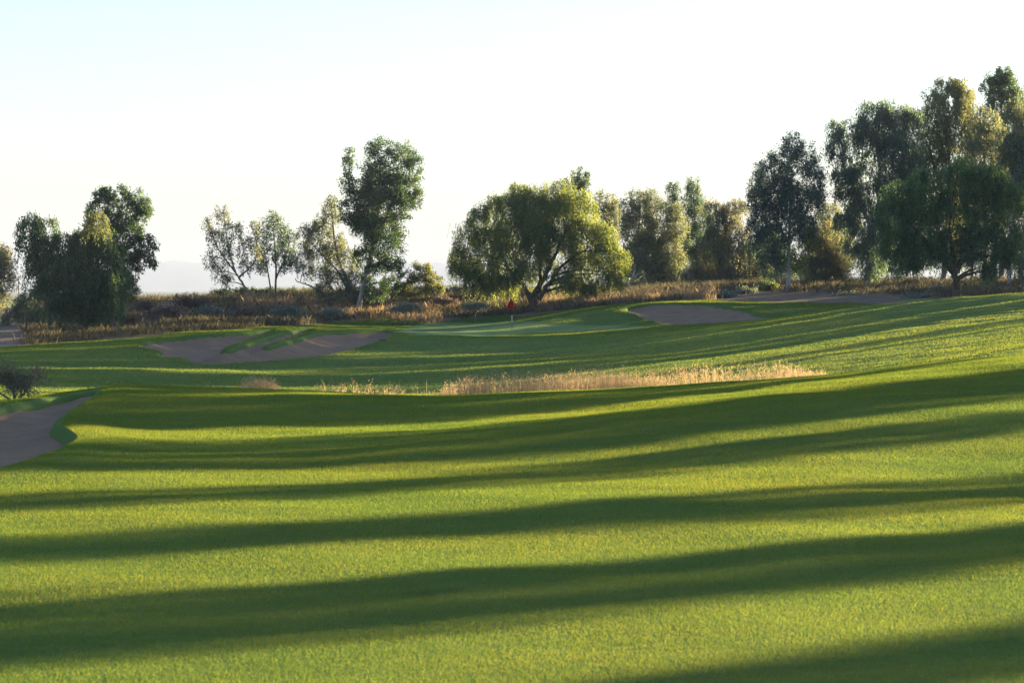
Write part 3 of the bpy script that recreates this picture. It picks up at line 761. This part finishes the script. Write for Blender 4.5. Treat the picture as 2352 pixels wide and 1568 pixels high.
shrub('shrub', 'sage shrub spreading in front of the thick white trunk', 1960, 680, 50, 13, 176, LS)
shrub('shrub', 'dark sage shrub on the slope left of the thick white trunk', 1930, 665, 28, 12, 184, LS)
shrub('shrub', 'orange dry bush between the white trunk and the broad weeping tree', 2090, 648, 28, 13, 188, LBR)
shrub('shrub', 'sage clump left of the stout trunk of the broad weeping tree', 2110, 680, 46, 13, 168, LS)
shrub('shrub', 'sage clump just behind the stout trunk of the broad weeping tree', 2160, 665, 30, 15, 174, LS)
shrub('shrub', 'low sage bush at the right edge under the weeping foliage', 2310, 668, 34, 10, 170, LS)
for u, v, ru, rv, Yb, lf, lab in [(330, 700, 34, 12, 176, LR, 'brown brush clump right of the dark weeping tree, below the skyline'), (480, 712, 40, 13, 172, LS, 'grey-green brush clump on the bank right of the rust mound'),
        (560, 716, 40, 12, 170, LR, 'brown brush clump low on the bank under the slender leaning tree'), (660, 712, 44, 12, 172, LS, 'grey-green brush clump under the small upright tree'),
        (760, 715, 40, 12, 172, LS, 'grey-green brush clump left of the pale leaning trunk'), (930, 705, 46, 13, 176, LS, 'grey-green brush clump below the low sunlit bushy tree'),
        (1020, 690, 40, 14, 184, LR, 'brown brush clump between the low bushy tree and the willow-like tree'), (1090, 702, 40, 13, 180, LS, 'grey brush clump left of the flag, under the willow-like tree'),
        (1330, 690, 40, 13, 184, LS, 'grey brush clump under the yellow hanging branches'), (1420, 680, 40, 13, 188, LS, 'grey brush clump at the foot of the arching limb')]:
    shrub('shrub', lab, u, v, ru, rv, Yb, lf, density=190, lumps=6)
for k in range(11):
    shrub('shrub', 'hazy brush filling the gaps behind the right-hand tree trunks', 1440 + k * 86 + rng.uniform(-15, 15), 655 + rng.uniform(-6, 4), 50, 22, 216, (LS, LBR, LO)[k % 3], density=200, lumps=6, group='brush behind the right-hand trunks')
# sparse twiggy bush behind the near bunker
bt = shrub('twiggy_bush', 'sparse dark twiggy bush behind the near bunker at the left edge', 30, 872, 100, 66, 66, M['leaf_twig'], density=420, leafL=0.045, leafW=0.02, lumps=7)

# ------------------------------------------------------------------ off-frame trees whose shadows cross the fairway
A_ = math.radians(SUN_AZ); SX, SY = math.sin(A_), math.cos(A_)
def qt(qv, t): return (-SY * qv + SX * t, SX * qv + SY * t)
src_tree = {}
rng = np.random.default_rng(505)
def caster_mesh(key, seed_blobs, leaf, density, style, droop):
    """tree in metres around its own base: blobs (x, y, z, rx, rz)"""
    B = [(np.array([b[0], b[1], b[2]], float), np.array([b[3], b[3], b[4]]), 1.0) for b in seed_blobs]
    pos, dr, var, clumps = crown_points(B, style, density, droop, 0.3)
    n = len(pos)
    v, f, vr = leaf_quads(pos, dr, rng.uniform(0.7, 1.3, n) * 0.32, rng.uniform(0.7, 1.3, n) * 0.12, var)
    top = max(b[2] for b in seed_blobs)
    T = Tubes()
    T.add(spline([(0, 0, -0.3), (0.15, 0, top * .3), (-0.1, 0.1, top * .6), (0, 0, top)], 14), (0.24, 0.05), 9)
    for c, sc in clumps:
        a = np.array([0, 0, max(1.5, c[2] - 1.5)])
        T.add(spline([a, (a + c) / 2 + [0, 0, .2], c], 6), (.07, .02), 5)
    src_tree[key] = (v, f, vr, T, leaf)
def blobset(w, z0, z1, nb, seed):
    r = np.random.default_rng(seed); out = []
    for k in range(nb):
        z = z0 + (z1 - z0) * (k + .5) / nb
        taper = math.sin(math.pi * (0.18 + 0.72 * (k + .5) / nb))
        for m in range(2):
            out.append((r.uniform(-.45, .45) * w * taper, r.uniform(-.45, .45) * w * taper, z + r.uniform(-.3, .3), w * .36 * taper * r.uniform(.8, 1.2), (z1 - z0) / nb * .75))
    return out
caster_mesh('slim', blobset(1.9, 2.5, 13, 6, 3), LD, 85, 'euc', .3)
caster_mesh('medium', blobset(3.2, 2.8, 13.5, 6, 5), LO, 85, 'euc', .4)
caster_mesh('broad', blobset(5.4, 3.0, 14, 6, 8), LD, 85, 'weep', 1.2)
caster_mesh('high', blobset(5.6, 7.5, 17, 5, 9), LB, 90, 'euc', .4)
caster_mesh('tall', blobset(7.6, 2.0, 15.2, 6, 14), LB, 90, 'euc', .5)
caster_mesh('wood', blobset(7.5, 0.8, 9.5, 5, 12), LO, 80, 'weep', .8)
rng = np.random.default_rng(77)
made = {}
CAST = [  # kind, q (offset across the light), t (distance towards the sun), scale
    ('medium', 10.9, 52, .72), ('broad', 14.5, 56, 0.62), ('slim', 15.9, 50, .8), ('high', 37.6, 77, .7), ('medium', 19.5, 60, 1.0),
    ('slim', 24.4, 62, 1.05), ('slim', 27.6, 74, .9), ('broad', 30.2, 72, 1.08), ('high', 39.6, 79, .8), ('high', 42.8, 79, .9), ('high', 48.3, 80, .9), ('high', 41.2, 83, .9), ('high', 46, 78, .9), ('high', 50.5, 75, .9), ('high', 54, 88, .9), ('high', 58, 88, .9), ('high', 62, 86, .8), ('slim', 36.0, 96, 0.8),
    ('slim', 70, 128, 1.1), ('slim', 66.5, 136, 0.9), ('high', 76.5, 124, .95), ('high', 81.5, 122, 1.0), ('high', 86.5, 126, 1.0), ('high', 91.5, 123, 1.0), ('high', 96.5, 128, .95), ('high', 102.5, 127, 1.0), ('high', 79, 134, 1.0), ('high', 84.2, 136, 1.0), ('high', 89.3, 134, 1.0), ('high', 94.5, 138, 1.0), ('high', 99.6, 136, 1.0), ('tall', 104.5, 148, 1.0), ('tall', 110.5, 150, 1.0), ('tall', 116.5, 152, 1.0), ('tall', 131.5, 150, 1.0), ('tall', 107.5, 136, 1.0), ('tall', 113.5, 142, 1.0), ('tall', 119.5, 138, 1.0), ('tall', 126, 146, 1.05), ('wood', 118, 160, 1.0), ('wood', 127, 166, 1.05), ('wood', 137, 170, 1.0), ('wood', 147, 172, 1.1), ('wood', 157, 176, 1.05), ('wood', 168, 180, 1.1),
]
for kind, qv, t, sc in CAST:
    x, y = qt(qv, t); z = float(gz(x, y))
    if kind not in made:
        v, f, vr, T, leaf = src_tree[kind]
        root = empty('tree', (0, 0, 0))
        T.build('trunk', BG, root)
        mesh_obj('crown', v, f, leaf, root, attrs=dict(var=vr))
        made[kind] = root
    else:
        src = made[kind]
        root = src.copy(); COL.objects.link(root)
        for ch in src.children:
            c2 = ch.copy(); COL.objects.link(c2); c2.parent = root
    root.location = (x, y, z - 0.05); root.scale = (sc, sc, sc if sc < 1.05 else 1.05); root.rotation_euler = (0, 0, rng.uniform(0, 6.28))
    tag(root, 'tree outside the right of the frame shading the fairway', 'tree', 'shade trees right of the frame')

# ------------------------------------------------------------------ grasses
def blades(name, xy, zroot, h, w, lean, mat, label, cat, seed=0, heads=False):
    n = len(xy)
    ang = rng.uniform(0, 6.28, n)
    base = np.column_stack([xy, zroot])
    side = np.column_stack([np.cos(ang), np.sin(ang), np.zeros(n)])
    ld = rng.normal(size=(n, 2)) * lean
    tip = base + np.column_stack([ld[:, 0] * h, ld[:, 1] * h, h])
    mid = base + np.column_stack([ld[:, 0] * h * .3, ld[:, 1] * h * .3, h * .55])
    v = np.stack([base - side * w[:, None] * .5, base + side * w[:, None] * .5, mid + side * w[:, None] * .45, tip, mid - side * w[:, None] * .45], 1).reshape(-1, 3)
    f = np.arange(n * 5).reshape(-1, 5)
    var = np.repeat(np.clip(rng.uniform(0, 1, n), 0, 1), 5)
    if heads:
        m = rng.uniform(size=n) < 0.75
        nh = 7; k = np.nonzero(m)[0]
        tt = rng.uniform(0.55, 1.03, (len(k), nh))
        pos = base[k][:, None] + (tip[k] - base[k])[:, None] * tt[..., None] + rng.normal(size=(len(k), nh, 3)) * np.array([.02, .02, .01])
        pos = pos.reshape(-1, 3); dr = rng.normal(size=pos.shape) * .6; dr[:, 2] += 1; dr /= np.linalg.norm(dr, axis=1)[:, None]
        v2, f2, vr2 = leaf_quads(pos, dr, rng.uniform(.03, .08, len(pos)), rng.uniform(.006, .014, len(pos)), rng.uniform(.3, 1, len(pos)))
        # quads to five-cornered faces is not possible in one array: build a list-free second block of triangles
        tri1 = np.concatenate([f[:, [0, 1, 2]], f[:, [0, 2, 4]], f[:, [4, 2, 3]]])
        tri2 = np.concatenate([f2[:, [0, 1, 2]], f2[:, [0, 2, 3]]]) + len(v)
        v = np.concatenate([v, v2]); f = np.concatenate([tri1, tri2]); var = np.concatenate([var, vr2])
    o = mesh_obj(name, v, f, mat, attrs=dict(var=var))
    return tag(o, label, cat, kind='stuff')

# golden fescue behind the first crest
def fescue_band(u0, u1, n, h0, h1, y0, y1, label, clump=0.25):
    nc = max(4, int((u1 - u0) / 9))
    cu = rng.uniform(u0, u1, nc); cy = rng.uniform(y0, y1, nc); ch = rng.uniform(0.35, 1.25, nc)
    k = rng.integers(0, nc, n)
    Yv = cy[k] + rng.normal(size=n) * clump
    x = (cu[k] - 1176) / F * Yv + rng.normal(size=n) * clump
    edge = np.clip(np.minimum((x / Yv * F + 1176 - u0) / 25 + .35, (u1 - (x / Yv * F + 1176)) / (170 if u1 > 1800 else 25) + .3), .15, 1)
    h = rng.uniform(h0, h1, n) * ch[k] * edge
    return blades('fescue_grass', np.column_stack([x, Yv]), gz(x, Yv) - .02, h, rng.uniform(.004, .009, n), 0.16, M['fescue'], label, 'tall grass', heads=True)
fescue_band(548, 645, 650, .22, .42, 56.5, 58, 'small golden tuft of tall dry grass on the dark crest at left', .2)
fescue_band(715, 1010, 260, .2, .48, 56, 60, 'thin shaded patch of tall dry grass between the small tuft and the golden strip', .3)
fescue_band(1005, 1560, 4600, .16, .56, 56, 60, 'dense golden strip of tall dry grass along the middle crest', .3)
fescue_band(1540, 1905, 1300, .2, .52, 56, 60, 'sparse golden dry grass at the right end of the crest strip', .35)

# bank of dry bunch grass below the trees
def bank(n, ulo, uhi, yfun, y1, hlo, hhi, label, mat, wmul=1.0):
    nc = n // 26
    cu = rng.uniform(ulo, uhi, nc); ylo = yfun(cu)
    cy = ylo + (y1 - ylo) * rng.uniform(0, 1, nc)
    cx = (cu - 1176) / F * cy
    k = rng.integers(0, nc, n); ch = rng.uniform(.45, 1.25, nc); cvv = rng.uniform(0, 1, nc)
    x = cx[k] + rng.normal(size=n) * .32; y = cy[k] + rng.normal(size=n) * .32
    h = rng.uniform(hlo, hhi, n) * ch[k]
    return blades('dry_grass', np.column_stack([x, y]), gz(x, y) - .02, h, rng.uniform(.013, .026, n) * wmul, 0.35, mat, label, 'dry grass')
yedge = lambda u: np.interp((u - 1176) / F, eb, ey) + 1.0
M['shadebank'] = blade_mat('shade_tinted_bank_grass', (0.05, 0.056, 0.04), (0.09, 0.09, 0.062), (0.15, 0.132, 0.09))  # darker than the other bank grass: tree shade on the left bank painted in
bank(48000, 60, 640, yedge, 196, .14, .55, 'grey-green dry grass with shade put into its colour around the foot of the big dark weeping tree', M['shadebank'])
bank(100000, 600, 1560, yedge, 200, .16, .68, 'bank of greyish dry bunch grass beneath the central trees', M['drygrass'])
bank(52000, 1560, 2400, lambda u: yedge(u) + 9, 204, .2, .7, 'patchy dry grass under the right-hand trees', M['drygrass'])
bank(14000, 1240, 1640, lambda u: yedge(u) + 0.5, 186, .4, .85, 'pale gold dry grass fringe behind the green mound', M['fescue'])
bank(9000, 560, 1000, lambda u: 178 + 0 * u, 188, .4, .8, 'sunlit gold dry grass along the top of the left bank', M['fescue'])

# mown turf blades on the near slope
mB, ntB, outB = new_mat('mown_blades')
cB = ramp(ntB, attr(ntB, 'var'), [(0.0, (0.032, 0.110, 0.022)), (0.6, (0.045, 0.143, 0.031)), (0.9, (0.060, 0.162, 0.040)), (1.0, (0.09, 0.175, 0.058))])
_mot = noise(ntB, mapping(ntB, geom_pos(ntB), (0.6, 1.2, 1), (0, 0, .4)), 1.3, 5, 0.65)
cB = mixc(ntB, 1.0, cB, ramp(ntB, _mot, [(0.3, (0.80, 0.88, 0.9)), (0.7, (1.22, 1.12, 1.05))]), 'MULTIPLY')
_pat = noise(ntB, geom_pos(ntB), 0.22, 3, 0.5)
cB = mixc(ntB, 1.0, cB, ramp(ntB, _pat, [(0.35, (0.86, 0.96, 1.0)), (0.65, (1.2, 1.06, 1.0))]), 'MULTIPLY')
_sp = noise(ntB, geom_pos(ntB), 1.1, 2, 0.5)
cB = mixc(ntB, 1.0, cB, ramp(ntB, _sp, [(0.22, (0.55, 0.55, 0.6)), (0.30, (1, 1, 1))]), 'MULTIPLY')
dB = ntB.nodes.new('ShaderNodeBsdfDiffuse'); tB = ntB.nodes.new('ShaderNodeBsdfTranslucent'); xB = ntB.nodes.new('ShaderNodeMixShader')
ntB.links.new(cB, dB.inputs[0]); ntB.links.new(mixc(ntB, 1.0, cB, (4.1, 1.68, 1.05), 'MULTIPLY'), tB.inputs[0])
xB.inputs[0].default_value = 0.55
ntB.links.new(dB.outputs[0], xB.inputs[1]); ntB.links.new(tB.outputs[0], xB.inputs[2]); ntB.links.new(xB.outputs[0], outB.inputs[0])
def near_blades(n=3300000):
    # density falls with distance, blade size grows a little
    y = 11.5 + (58 - 11.5) * rng.uniform(0, 1, n) ** 1.05
    x = rng.uniform(-1, 1, n) * (0.235 * y + 1.3)
    d1 = sdf(BUNKERS[0]['poly'], x[x < -4], y[x < -4]) if True else None
    keep = np.ones(n, bool); keep[np.nonzero(x < -4)[0][d1 < 0.05]] = False
    x, y = x[keep], y[keep]; n = len(x)
    z = gz(x, y)
    k = 0.75 + y / 45
    h = rng.uniform(.012, .022, n) * k; w = rng.uniform(.0022, .0036, n) * k * 1.1
    ang = rng.uniform(0, 6.28, n)
    base = np.column_stack([x, y, z - .003]); side = np.column_stack([np.cos(ang), np.sin(ang), 0 * x]) * w[:, None] * .5
    tip = base + np.column_stack([rng.normal(size=n) * .55 * h, rng.normal(size=n) * .55 * h, h])
    v = np.stack([base - side, base + side, tip], 1).reshape(-1, 3)
    o = mesh_obj('mown_grass', v, np.arange(n * 3).reshape(-1, 3), mB, attrs=dict(var=np.repeat(rng.uniform(0, 1, n), 3)))
    tag(o, 'short mown fairway turf striped by long tree shadows', 'grass', kind='stuff')
near_blades()
def far_blades(n=1500000):
    y = np.sqrt(rng.uniform(64 ** 2, 182 ** 2, n)); x = rng.uniform(-1, 1, n) * (0.222 * y + 2)
    keep = (sample(greenM, x, y) < .3) & (sample(soilM, x, y) < .5)
    x, y = x[keep], y[keep]
    for b in BUNKERS:
        lo = b['poly'].min(0) - 1; hi = b['poly'].max(0) + 1
        m = np.nonzero((x > lo[0]) & (x < hi[0]) & (y > lo[1]) & (y < hi[1]))[0]
        bad = m[sdf(b['poly'], x[m], y[m]) < 0.06]
        k = np.ones(len(x), bool); k[bad] = False; x, y = x[k], y[k]
    n = len(x); h = rng.uniform(.026, .055, n) * (1 + .5 * sample(roughM, x, y)); w = rng.uniform(.012, .026, n)
    ang = rng.uniform(0, 6.28, n)
    base = np.column_stack([x, y, gz(x, y) - .003]); side = np.column_stack([np.cos(ang), np.sin(ang), 0 * x]) * w[:, None] * .5
    tip = base + np.column_stack([rng.normal(size=n) * .5 * h, rng.normal(size=n) * .5 * h, h])
    v = np.stack([base - side, base + side, tip], 1).reshape(-1, 3)
    o = mesh_obj('mown_grass', v, np.arange(n * 3).reshape(-1, 3), mB, attrs=dict(var=np.repeat(rng.uniform(0, .93, n), 3)))
    tag(o, 'mown turf of the far fairway around the green and bunkers', 'grass', kind='stuff')
far_blades()

# scattered desert scrub on the plain
def scrub(n=4200):
    Yv = 262 + 3200 * rng.uniform(0, 1, n) ** 2.2
    u = rng.uniform(-300, 2700, n)
    x = (u - 1176) / F * Yv; z = gz(x, Yv)
    r = rng.uniform(.4, 1.2, n)
    per = 70
    c = np.repeat(np.column_stack([x, Yv, z + r * .5]), per, 0); rr = np.repeat(r, per)
    o = rng.normal(size=(n * per, 3)); o /= np.linalg.norm(o, axis=1)[:, None]
    pos = c + o * (rr * rng.uniform(.3, 1, n * per) ** .5)[:, None] * np.array([1.2, 1.2, .6])
    dr = rng.normal(size=pos.shape); dr /= np.linalg.norm(dr, axis=1)[:, None]
    v, f, vr = leaf_quads(pos, dr, rr * rng.uniform(.14, .3, n * per) + Yv.repeat(per) * .00012, rr * rng.uniform(.08, .16, n * per) + Yv.repeat(per) * .00008, rng.uniform(0, 1, n * per))
    ob = mesh_obj('desert_scrub', v, f, LS, attrs=dict(var=vr))
    tag(ob, 'distant dark scrub scattered over the flat desert plain', 'scrub', kind='stuff')
scrub()

# ------------------------------------------------------------------ mountains
def mountains():
    n = 260; Ym = 13000.0
    u = np.linspace(-700, 3100, n)
    prof = np.interp(u, [-700, 0, 30, 70, 130, 200, 260, 320, 360, 400, 470, 560, 700, 850, 1000, 1150, 1600, 2200, 3100],
                     [640, 622, 612, 611, 625, 632, 620, 607, 606, 601, 605, 603, 604, 603, 605, 612, 630, 640, 645])
    prof = prof + 1.6 * np.sin(u / 23.0) + 1.1 * np.sin(u / 9.7 + 1) + .6 * np.sin(u / 4.1)
    rows = []
    for k, (t, dY) in enumerate([(0, -1800), (.25, -1200), (.5, -800), (.75, -350), (1, 0), (.7, 900), (0, 2600)]):
        z = -8 + ((HOR - prof) / F * Ym + 10) * t
        jag = (np.sin(u / 31.0 + k) + np.sin(u / 13.0 + 2 * k)) * 120 * (t > 0) * (t < 1)
        rows.append(np.column_stack([(u - 1176) / F * Ym, Ym + dY + jag, z + EYE * t]))
    v = np.concatenate(rows); m = len(rows)
    id_ = np.arange(m * n).reshape(m, n)
    f = np.stack([id_[:-1, :-1], id_[:-1, 1:], id_[1:, 1:], id_[1:, :-1]], -1).reshape(-1, 4)
    o = mesh_obj('mountains', v, f, plain_mat('rock', (0.035, 0.04, 0.055), (0.06, 0.065, 0.08), .004, bump=0), smooth=True)
    tag(o, kind='structure')
mountains()

# ------------------------------------------------------------------ flag
def flag():
    Y = 160.0
    x = (1176 - 1176) / F * Y; zb = float(gz(x, Y))
    root = empty('golf_flag', (x, Y, zb))
    tag(root, 'limp red flag on a thin black and white pole standing on the putting green', 'flag')
    s = Y / F
    black = plain_mat('pole_black', (0.015, 0.015, 0.015), (0.03, 0.03, 0.03), 5, rough=.4)
    white = plain_mat('pole_white', (0.75, 0.75, 0.74), (0.82, 0.82, 0.8), 5, rough=.35)
    red = leaf_mat('flag_red', (0.22, 0.008, 0.006), (0.26, 0.009, 0.006), (0.26, 0.009, 0.006), trans=.2, tint=(1.0, .8, .6), gloss=.12)
    top = 2.13
    def seg(nm, z0, z1, mt, r):
        T = Tubes(); T.add(np.array([[x, Y, zb + z0], [x, Y, zb + (z0 + z1) / 2], [x, Y, zb + z1]]), [r, r, r * .95], 10); T.build(nm, mt, root)
    seg('pole', -.02, .62, black, .017); seg('pole', .62, 1.05, white, .019); seg('pole', 1.05, top, black, .014)
    T = Tubes(); T.add(np.array([[x, Y, zb - .01], [x, Y, zb + .004], [x, Y, zb + .012]]), [.054, .054, .05], 16); T.build('hole_cup', white, root)
    # hanging cloth: fixed along the pole, its free corner sagging, gathered in folds
    nu, nv = 26, 22; vs = []
    for j in range(nv):
        t = j / (nv - 1)
        zt = top - .02 - t * .64
        for i in range(nu):
            a = i / (nu - 1)
            wl = (0.05 + 0.36 * t ** 0.9) if t < .8 else (0.34 - .5 * (t - .8))
            wr = (0.03 + 0.22 * t ** 1.1) if t < .72 else (0.185 - 0.25 * (t - .72))
            px = -wl + (wl + wr) * a
            fold = .055 * math.sin(a * 15 + t * 2.2) * (0.3 + t)
            sag = .06 * math.sin(a * 3.1) * t + .10 * abs(a - .55) * -1 * t
            vs.append((x + px - .02, Y + fold - .04, zb + zt + sag * .7))
    f = [(j * nu + i, j * nu + i + 1, (j + 1) * nu + i + 1, (j + 1) * nu + i) for j in range(nv - 1) for i in range(nu - 1)]
    mesh_obj('flag_cloth', np.array(vs), f, red, root, smooth=True, attrs=dict(var=np.full(len(vs), .5)))
flag()

# ------------------------------------------------------------------ rakes, stake, posts
wood = plain_mat('weathered_wood', (0.08, 0.06, 0.045), (0.16, 0.12, 0.09), 8)
darkm = plain_mat('dark_plastic', (0.015, 0.015, 0.015), (0.03, 0.03, 0.03), 8, rough=.5)
def rake(u, v, y0, ang, label):
    x, y = hit(u, v, y0)
    root = empty('bunker_rake', (x, y, float(gz(x, y)) + .03)); tag(root, label, 'rake', 'rakes beside the bunkers')
    d = np.array([math.cos(ang), math.sin(ang)]); L = 0.85
    pts = [np.array([x + d[0] * L * t, y + d[1] * L * t, float(gz(x + d[0] * L * t, y + d[1] * L * t)) + .07]) for t in (-1, 0, 1)]
    zz = [p[2] for p in pts]; 
    T = Tubes(); T.add(pts, .02, 6); T.build('handle', wood, root)
    e = np.array([-d[1], d[0]]); h = pts[2]
    T = Tubes(); T.add([h + np.array([*(e * -.28), 0]), h, h + np.array([*(e * .28), 0])], .022, 6)
    for k in range(9):
        o = e * (-.27 + .0675 * k); T.add([h + np.array([o[0], o[1], 0]), h + np.array([o[0], o[1], -.06])], [.008, .004], 4)
    T.build('rake_head', darkm, root)
rake(1498, 734, 140, 0.15, 'rake lying on the grass at the left end of the oval bunker')
rake(846, 786, 110, 0.7, 'rake lying in the long fingered bunker near its right end')
def stake():
    Y = 172; p = P(1712, 690, Y); z = float(gz(p[0], Y))
    root = empty('hazard_stake', (p[0], Y, z)); tag(root, 'thin rust-red stake upright in front of the grey-green shrubs', 'stake')
    T = Tubes(); T.add([(p[0], Y, z - .1), (p[0] + .01, Y, z + .5), (p[0] + .02, Y, z + 1.0)], [.035, .035, .03], 6)
    T.build('shaft', plain_mat('stake_red', (0.15, 0.035, 0.02), (0.2, 0.05, 0.03), 5), root)
    T = Tubes(); T.add([(p[0] + .02, Y, z + 1.0), (p[0] + .02, Y, z + 1.03), (p[0] + .02, Y, z + 1.07)], [.038, .038, .012], 6)
    T.build('cap', plain_mat('stake_cap', (0.45, 0.08, 0.03), (0.5, 0.1, 0.05), 5), root)
stake()
def tpost():
    Y = 150; p = P(60, 752, Y); z = float(gz(p[0], Y))
    root = empty('wooden_post', (p[0], Y, z)); tag(root, 'grey wooden post with a short crosspiece at the far left by the leaning tree', 'post')
    T = Tubes(); T.add([(p[0], Y, z - .1), (p[0], Y, z + .6), (p[0] - .02, Y, z + 1.25)], [.05, .05, .045], 7); T.build('shaft', wood, root)
    T = Tubes(); T.add([(p[0] - .25, Y - .02, z + 1.22), (p[0], Y - .02, z + 1.25), (p[0] + .22, Y - .02, z + 1.26)], .035, 6); T.build('crosspiece', wood, root)
tpost()
def utility():
    Y = 620; p = P(43, 634, Y); z = float(gz(p[0], Y))
    root = empty('utility_pole', (p[0], Y, z)); tag(root, 'tiny distant utility pole on the plain at the far left', 'pole')
    T = Tubes(); T.add([(p[0], Y, z - .1), (p[0], Y, z + 3), (p[0], Y, p[2])], [.16, .14, .1], 8); T.build('shaft', wood, root)
    T = Tubes(); T.add([(p[0] - 1, Y - .1, p[2] - .6), (p[0], Y - .1, p[2] - .6), (p[0] + 1, Y - .1, p[2] - .6)], .07, 6); T.build('crossarm', wood, root)
utility()

# ------------------------------------------------------------------ haze
def haze():
    x0, x1, y0, y1, z0, z1 = -15500, 15500, -14000, 16500, -12, 260
    v = [(x, y, z) for x in (x0, x1) for y in (y0, y1) for z in (z0, z1)]
    f = [(0, 1, 3, 2), (4, 6, 7, 5), (0, 4, 5, 1), (2, 3, 7, 6), (0, 2, 6, 4), (1, 5, 7, 3)]
    m, nt, out = new_mat('haze_air')
    vol = nt.nodes.new('ShaderNodeVolumePrincipled')
    vol.inputs['Color'].default_value = (0.355, 0.435, 0.63, 1)
    vol.inputs['Density'].default_value = 0.00017
    vol.inputs['Anisotropy'].default_value = 0.0
    nt.links.new(vol.outputs[0], out.inputs['Volume'])
    o = mesh_obj('haze', np.array(v, float), f, m)
    tag(o, kind='stuff')
haze()
